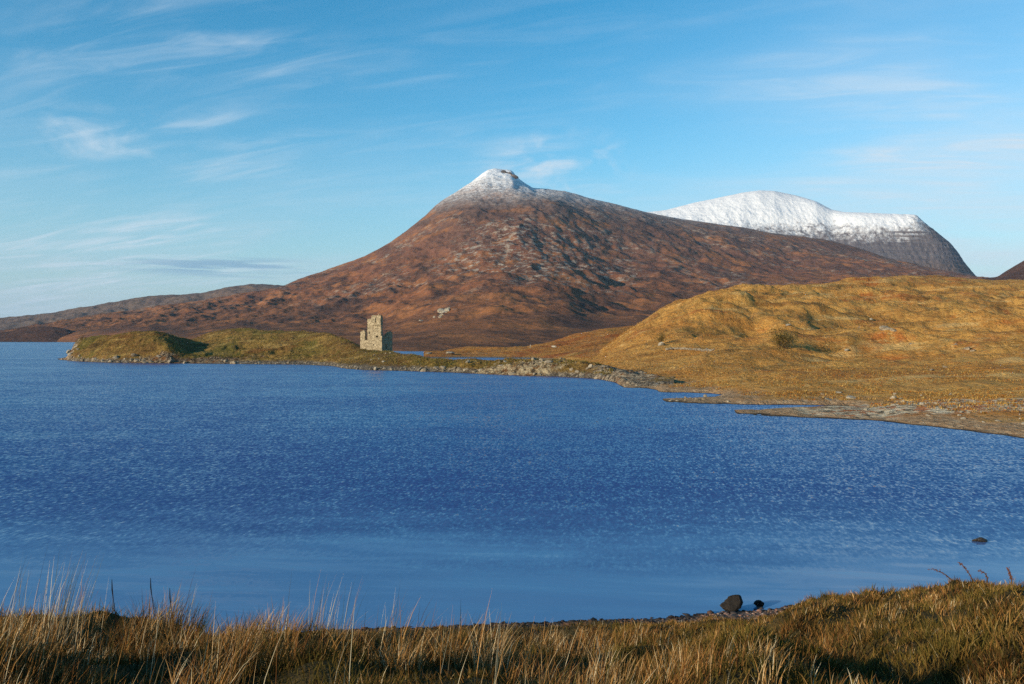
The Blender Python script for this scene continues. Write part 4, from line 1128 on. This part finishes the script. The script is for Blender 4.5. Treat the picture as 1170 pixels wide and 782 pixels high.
def build_castle():
    Dn = 320.0
    cx_ = (436.3 - CX) / F * Dn                  # near corner
    base = 4.2
    root = empty('castle_ruin', (cx_, Dn, base))
    tag(root, 'ruined stone castle tower with a tall broken stair turret on the grassy point', 'castle')
    al = math.radians(27)
    view = math.atan2(cx_, Dn)                   # turn the plan to face the eye, then by al
    th = al + view
    dl = Vector((-math.cos(th), math.sin(th), 0))      # along the lit front wall, away from the near corner
    dr = Vector((math.sin(th), math.cos(th), 0))       # along the dark side wall
    nl = Vector((-math.sin(th), -math.cos(th), 0))
    s = Dn / F / math.cos(al)                    # metres of wall per photo column on the front
    U = lambda px: (436.5 - px) * s
    H = lambda py: (404.3 - py) * Dn / F
    # front wall with its gap, seen from the left end to the near corner
    A = dl * U(411.8)
    prof_px = [(411.8, 380.5), (412.6, 379), (414, 377.2), (416, 377.5), (417.5, 380), (417.7, 389), (419.6, 388.5), (420.0, 381), (420.2, 365), (422, 364.4), (424.8, 365), (425.0, 363.2), (435.4, 363), (435.5, 383.3), (436.5, 383.6)]
    L0 = U(411.8)
    prof = [(L0 - U(p_), H(q)) for p_, q in prof_px]
    hole = lambda a, b, c, e: (L0 - U(a), L0 - U(b), H(e), H(c))
    wall = ruin_wall('front_wall', root, A, -dl, 1.25, prof, holes=(hole(430.2, 431.8, 384.2, 386.0), hole(422.0, 423.0, 379.0, 381.5), hole(426.2, 427.0, 393, 395)), seed=3)
    # stair turret: square cap house corbelled out over the front wall
    tb = empty_base = None
    Wt = (435.6 - 424.9) * s
    o0 = dl * U(424.9) + nl * 0.32
    capprof = [(0, H(361.2)), (0.5, H(360.2)), (1.5, H(360.0)), (Wt - 0.6, H(359.8)), (Wt, H(360.3))]
    hz = lambda a, b, c, e: ((424.9 - 0 - a) * -s, (b - 424.9) * s, H(e), H(c))
    ruin_wall('turret_front', root, o0, -dl, 0.7, capprof, holes=(hz(429.8, 431.4, 363.0, 368.2), hz(427.6, 428.6, 364, 366.4)), z0=H(371.5), seed=5)
    ruin_wall('turret_side', root, o0 - dl * Wt + (-nl) * 0.72, dr, 0.7, [(0, H(360.4)), (0.7, H(360.2)), (1.0, H(362.8))], z0=H(371.5), seed=6)
    # dark side wall, receding, broken in the middle and rising at its far end
    sr = Dn / F / math.sin(al)
    V_ = lambda px: (px - 436.5) * sr
    side = [(1.26, H(383.6)), (V_(437.8), H(384)), (V_(440), H(384.6)), (V_(442), H(384)), (V_(444), H(381.8)), (V_(446), H(379.8)), (V_(447.2), H(379.2)), (V_(448.8), H(379.9))]
    ruin_wall('side_wall', root, Vector((0, 0, 0)), dr, 1.25, side, holes=((3.2, 4.1, 1.6, 3.2),), seed=11)
    # far walls closing the plan, much lower
    ruin_wall('rear_wall', root, dr * (V_(448.8) - 1.2) + dl * 1.26, dl, -1.1, [(0, H(381)), (1.2, H(384)), (3.0, H(392)), (5.0, H(394)), (7.3, H(396))], seed=13)
    ruin_wall('inner_wall', root, dr * 3.2 + dl * 1.3, dl, 0.8, [(0, H(377.5)), (0.5, H(377)), (1.1, H(380.5)), (2.2, H(385)), (3.4, H(390))], seed=14)
    ruin_wall('end_wall', root, dl * (L0 - 0.02) - nl * 1.27, dr, -1.1, [(0, H(385)), (1.2, H(390)), (3.5, H(396)), (6, H(395))], seed=15)
    return root
build_castle()

for px_, py_, sz in ((441, 404.5, 1.0), (446, 404, 0.8), (428, 406.5, 0.9), (433, 411, 1.1), (438, 414, 1.3), (418, 403.5, 0.7), (424, 412, 0.9)):
    put_rock(pen.hit(px_, py_) + Vector((0, 0, 0.1)), sz, 'fallen stone in the turf just below the castle ruin', 'fallen stones by the castle', True, flat=0.7)

# ------------------------------------------------------------------ shrubs, a bare tree, cairn
def twiggy(name, loc, height, spread, n, col, seed, label, cat, leafy=False):
    r = np.random.default_rng(seed)
    root = empty(name, loc)
    bm = bmesh.new()
    tips = []
    def limb(a_, b_, r0, r1):
        d_ = (b_ - a_).normalized()
        s_ = d_.orthogonal().normalized(); t_ = d_.cross(s_)
        ra = [bm.verts.new(a_ + (s_ * math.cos(q) + t_ * math.sin(q)) * r0) for q in (0, 1.57, 3.14, 4.71)]
        rb = [bm.verts.new(b_ + (s_ * math.cos(q) + t_ * math.sin(q)) * r1) for q in (0, 1.57, 3.14, 4.71)]
        for k in range(4):
            bm.faces.new((ra[k], ra[(k + 1) % 4], rb[(k + 1) % 4], rb[k]))
    for i in range(n):
        a_ = Vector((r.normal() * spread * 0.12, r.normal() * spread * 0.12, 0))
        dirn = Vector((r.normal() * 0.45, r.normal() * 0.45, 1)).normalized()
        ln = height * r.uniform(0.6, 1.0)
        rr = height * 0.014
        for k in range(3):
            b_ = a_ + dirn * ln / 3
            limb(a_, b_, rr, rr * 0.7); rr *= 0.7
            for q in range(2):
                tw = b_ + Vector((r.normal() * 0.5, r.normal() * 0.5, 0.5)).normalized() * ln * 0.25
                limb(b_, tw, rr * 0.6, rr * 0.3); tips.append(tw)
            a_ = b_
            dirn = (dirn + Vector((r.normal() * 0.25, r.normal() * 0.25, 0.1))).normalized()
    me = bpy.data.meshes.new('stems'); bm.to_mesh(me); bm.free()
    link('stems', me, M_STEM, root)
    nl_ = 14 if leafy else 5
    T = np.array([tuple(t) for t in tips])
    T = np.repeat(T, nl_, axis=0) + r.normal(0, spread * (0.16 if leafy else 0.08), (len(T) * nl_, 3))
    T[:, 2] = np.clip(T[:, 2], 0.05, None)
    nn = len(T)
    c = np.array(col)[None] * r.uniform(0.6, 1.3, (nn, 1))
    sz = height * (0.09 if leafy else 0.05)
    bl = blades(T[:, 0], T[:, 1], T[:, 2], np.full(nn, sz), np.full(nn, sz * 0.5), r.uniform(0, 0.9, nn), r.uniform(0, 6.28, nn), r.uniform(0, 0.5, nn), c)
    link('foliage', blades_mesh('foliage', [bl]), M_GRASS, root)
    tag(root, label, cat)
    return root
twiggy('bare_tree', pen.hit(93, 387.5) - Vector((0, 0, 0.4)), 4.2, 2.6, 7, (0.34, 0.22, 0.12), 3, 'small bare tree on the left end of the islet', 'tree')
twiggy('shrub', gold.hit(895, 398), 4.6, 5.2, 14, (0.12, 0.085, 0.025), 4, 'rounded dark shrub in a hollow of the golden hill', 'shrub', True)
twiggy('shrub', gold.hit(756, 393) , 2.8, 3.2, 8, (0.10, 0.075, 0.022), 5, 'dark wind-bent shrub on the left shoulder of the golden hill', 'shrub', True)

def build_cairn():
    p_ = rust.hit(606, 398.2)
    root = empty('cairn', p_)
    tag(root, 'thin pale standing stone on the skyline of the rusty hill', 'standing stone')
    me = rock_mesh('shaft', 61, 0.30, 0.26, 1.1, sub=2, rough=0.05)
    a_ = link('shaft', me, M_PALE, root); a_.location = (0, 0, 0.8)
    b_ = link('footing', rock_mesh('footing', 62, 0.6, 0.55, 0.3, sub=2), M_PALE, root); b_.location = (0, 0, 0.05)
build_cairn()

# low field wall of heaped stones under the left shoulder of the golden hill
def stone_row():
    root = empty('stone_wall', (0, 0, 0))
    bm = bmesh.new()
    r = np.random.default_rng(77)
    for px in np.linspace(762, 815, 70):
        p_ = gold.hit(px, 401.0 + 1.2 * math.sin(px / 9))
        me = random.choice(ROCKS)
        tmp = bmesh.new(); tmp.from_mesh(me)
        s_ = r.uniform(0.3, 0.7)
        for v_ in tmp.verts:
            v_.co = Vector((v_.co.x * s_, v_.co.y * s_, v_.co.z * s_)) + p_ + Vector((0, 0, 0.25 + r.uniform(0, 0.0)))
        t_me = bpy.data.meshes.new('t'); tmp.to_mesh(t_me); tmp.free()
        bm.from_mesh(t_me); bpy.data.meshes.remove(t_me)
    me = bpy.data.meshes.new('stone_wall'); bm.to_mesh(me); bm.free()
    bpy.data.objects.remove(root)
    tag(link('stone_wall', me, M_ROCK), 'low tumbled stone wall running along the foot of the golden hill', 'wall')
stone_row()

# dead dock plants on the brow of the bank at the right
M_DOCK, g_ = material('dead_dock_red')
finish(M_DOCK, g_, g_.mix(g_.noise(g_.pos(), 25.0, 4, 0.6), (0.045, 0.018, 0.012), (0.20, 0.075, 0.042)), 0.9)
def dock(pts, label, seed, seeds=40, r0=0.02):
    """stem through photo points (px, py) standing on the bank brow, with rusty seed clusters"""
    D = 23.6
    r = np.random.default_rng(seed)
    P_ = [Vector(((px - CX) / F * D, D + 0.05 * i, CZ - (py - HY) / F * D)) for i, (px, py) in enumerate(pts)]
    P_ = [p_ + Vector((0, 0, 0.09)) for p_ in P_]
    base = P_[0].copy()
    gz = float(bank_z(np.array([base.x]), np.array([D]))[0])
    root = empty('dead_dock', (base.x, D, min(gz, base.z)))
    tag(root, label, 'dead plant', 'dead dock plants on the bank brow')
    L_ = [Vector((p_.x - base.x, p_.y - D, p_.z - root.location.z)) for p_ in P_]
    L_ = [Vector((0, 0, -0.05))] + L_
    bm = bmesh.new(); prev = None
    for i, p_ in enumerate(L_):
        rr = r0 * (1 - 0.55 * i / (len(L_) - 1))
        ring = [bm.verts.new(p_ + Vector((rr * math.cos(q), 0, 0)) + Vector((0, rr * math.sin(q), rr * 0.6 * math.cos(q + 1)))) for q in (0, 1.26, 2.51, 3.77, 5.03)]
        if prev:
            for j in range(5):
                bm.faces.new((prev[j], prev[(j + 1) % 5], ring[(j + 1) % 5], ring[j]))
        prev = ring
    bm.faces.new(prev)
    me = bpy.data.meshes.new('stem'); bm.to_mesh(me); bm.free()
    link('stem', me, M_STEM, root)
    bm = bmesh.new()
    for k in range(seeds):
        i = r.integers(1, len(L_) - 1)
        t = r.random()
        c = L_[i].lerp(L_[i + 1], t) + Vector(r.normal(0, 0.018, 3))
        tmp = bmesh.ops.create_icosphere(bm, subdivisions=1, radius=float(r.uniform(0.006, 0.015)))
        for v_ in tmp['verts']:
            v_.co = Vector((v_.co.x, v_.co.y, v_.co.z * 1.4)) + c
    me = bpy.data.meshes.new('seed_head'); bm.to_mesh(me); bm.free()
    link('seed_head', me, M_DOCK, root)
dock([(1090, 669), (1087, 666), (1082, 661.5), (1076, 658.5), (1070, 656.5), (1065, 657.5)], 'dead dock plant bent low to the left over the bank brow, longest of the four', 1, 34)
dock([(1111, 666), (1109, 661), (1106, 656), (1103, 651.5), (1100, 648.5)], 'dead dock plant standing tallest on the bank brow, leaning left', 2, 44, 0.016)
dock([(1128, 664), (1127, 660), (1124, 658), (1120, 657.8)], 'dead dock plant with a short drooping reddish head', 3, 26)
dock([(1156, 666), (1155.5, 662), (1155, 658), (1154.5, 655)], 'dead dock plant, short, upright and reddest, farthest right on the brow', 4, 60)

# ------------------------------------------------------------------ the air
def build_haze():
    bm = bmesh.new()
    bmesh.ops.create_cube(bm, size=1.0)
    for v_ in bm.verts:
        v_.co = Vector((v_.co.x * 46000, v_.co.y * 46000 + 1500, (v_.co.z + 0.5) * 1010 - 9))
    me = bpy.data.meshes.new('haze'); bm.to_mesh(me); bm.free()
    m = bpy.data.materials.new('haze_air'); m.use_nodes = True
    m.node_tree.nodes.clear(); g = G(m.node_tree)
    vol = g.node('ShaderNodeVolumePrincipled', {'Color': (0.62, 0.76, 1.0, 1.0), 'Density': HAZE, 'Anisotropy': 0.0})
    o = g.node('ShaderNodeOutputMaterial')
    g.nt.links.new(vol.outputs[0], o.inputs['Volume'])
    tag(link('haze', me, m), kind='stuff')
HAZE = 2.0e-5
build_haze()
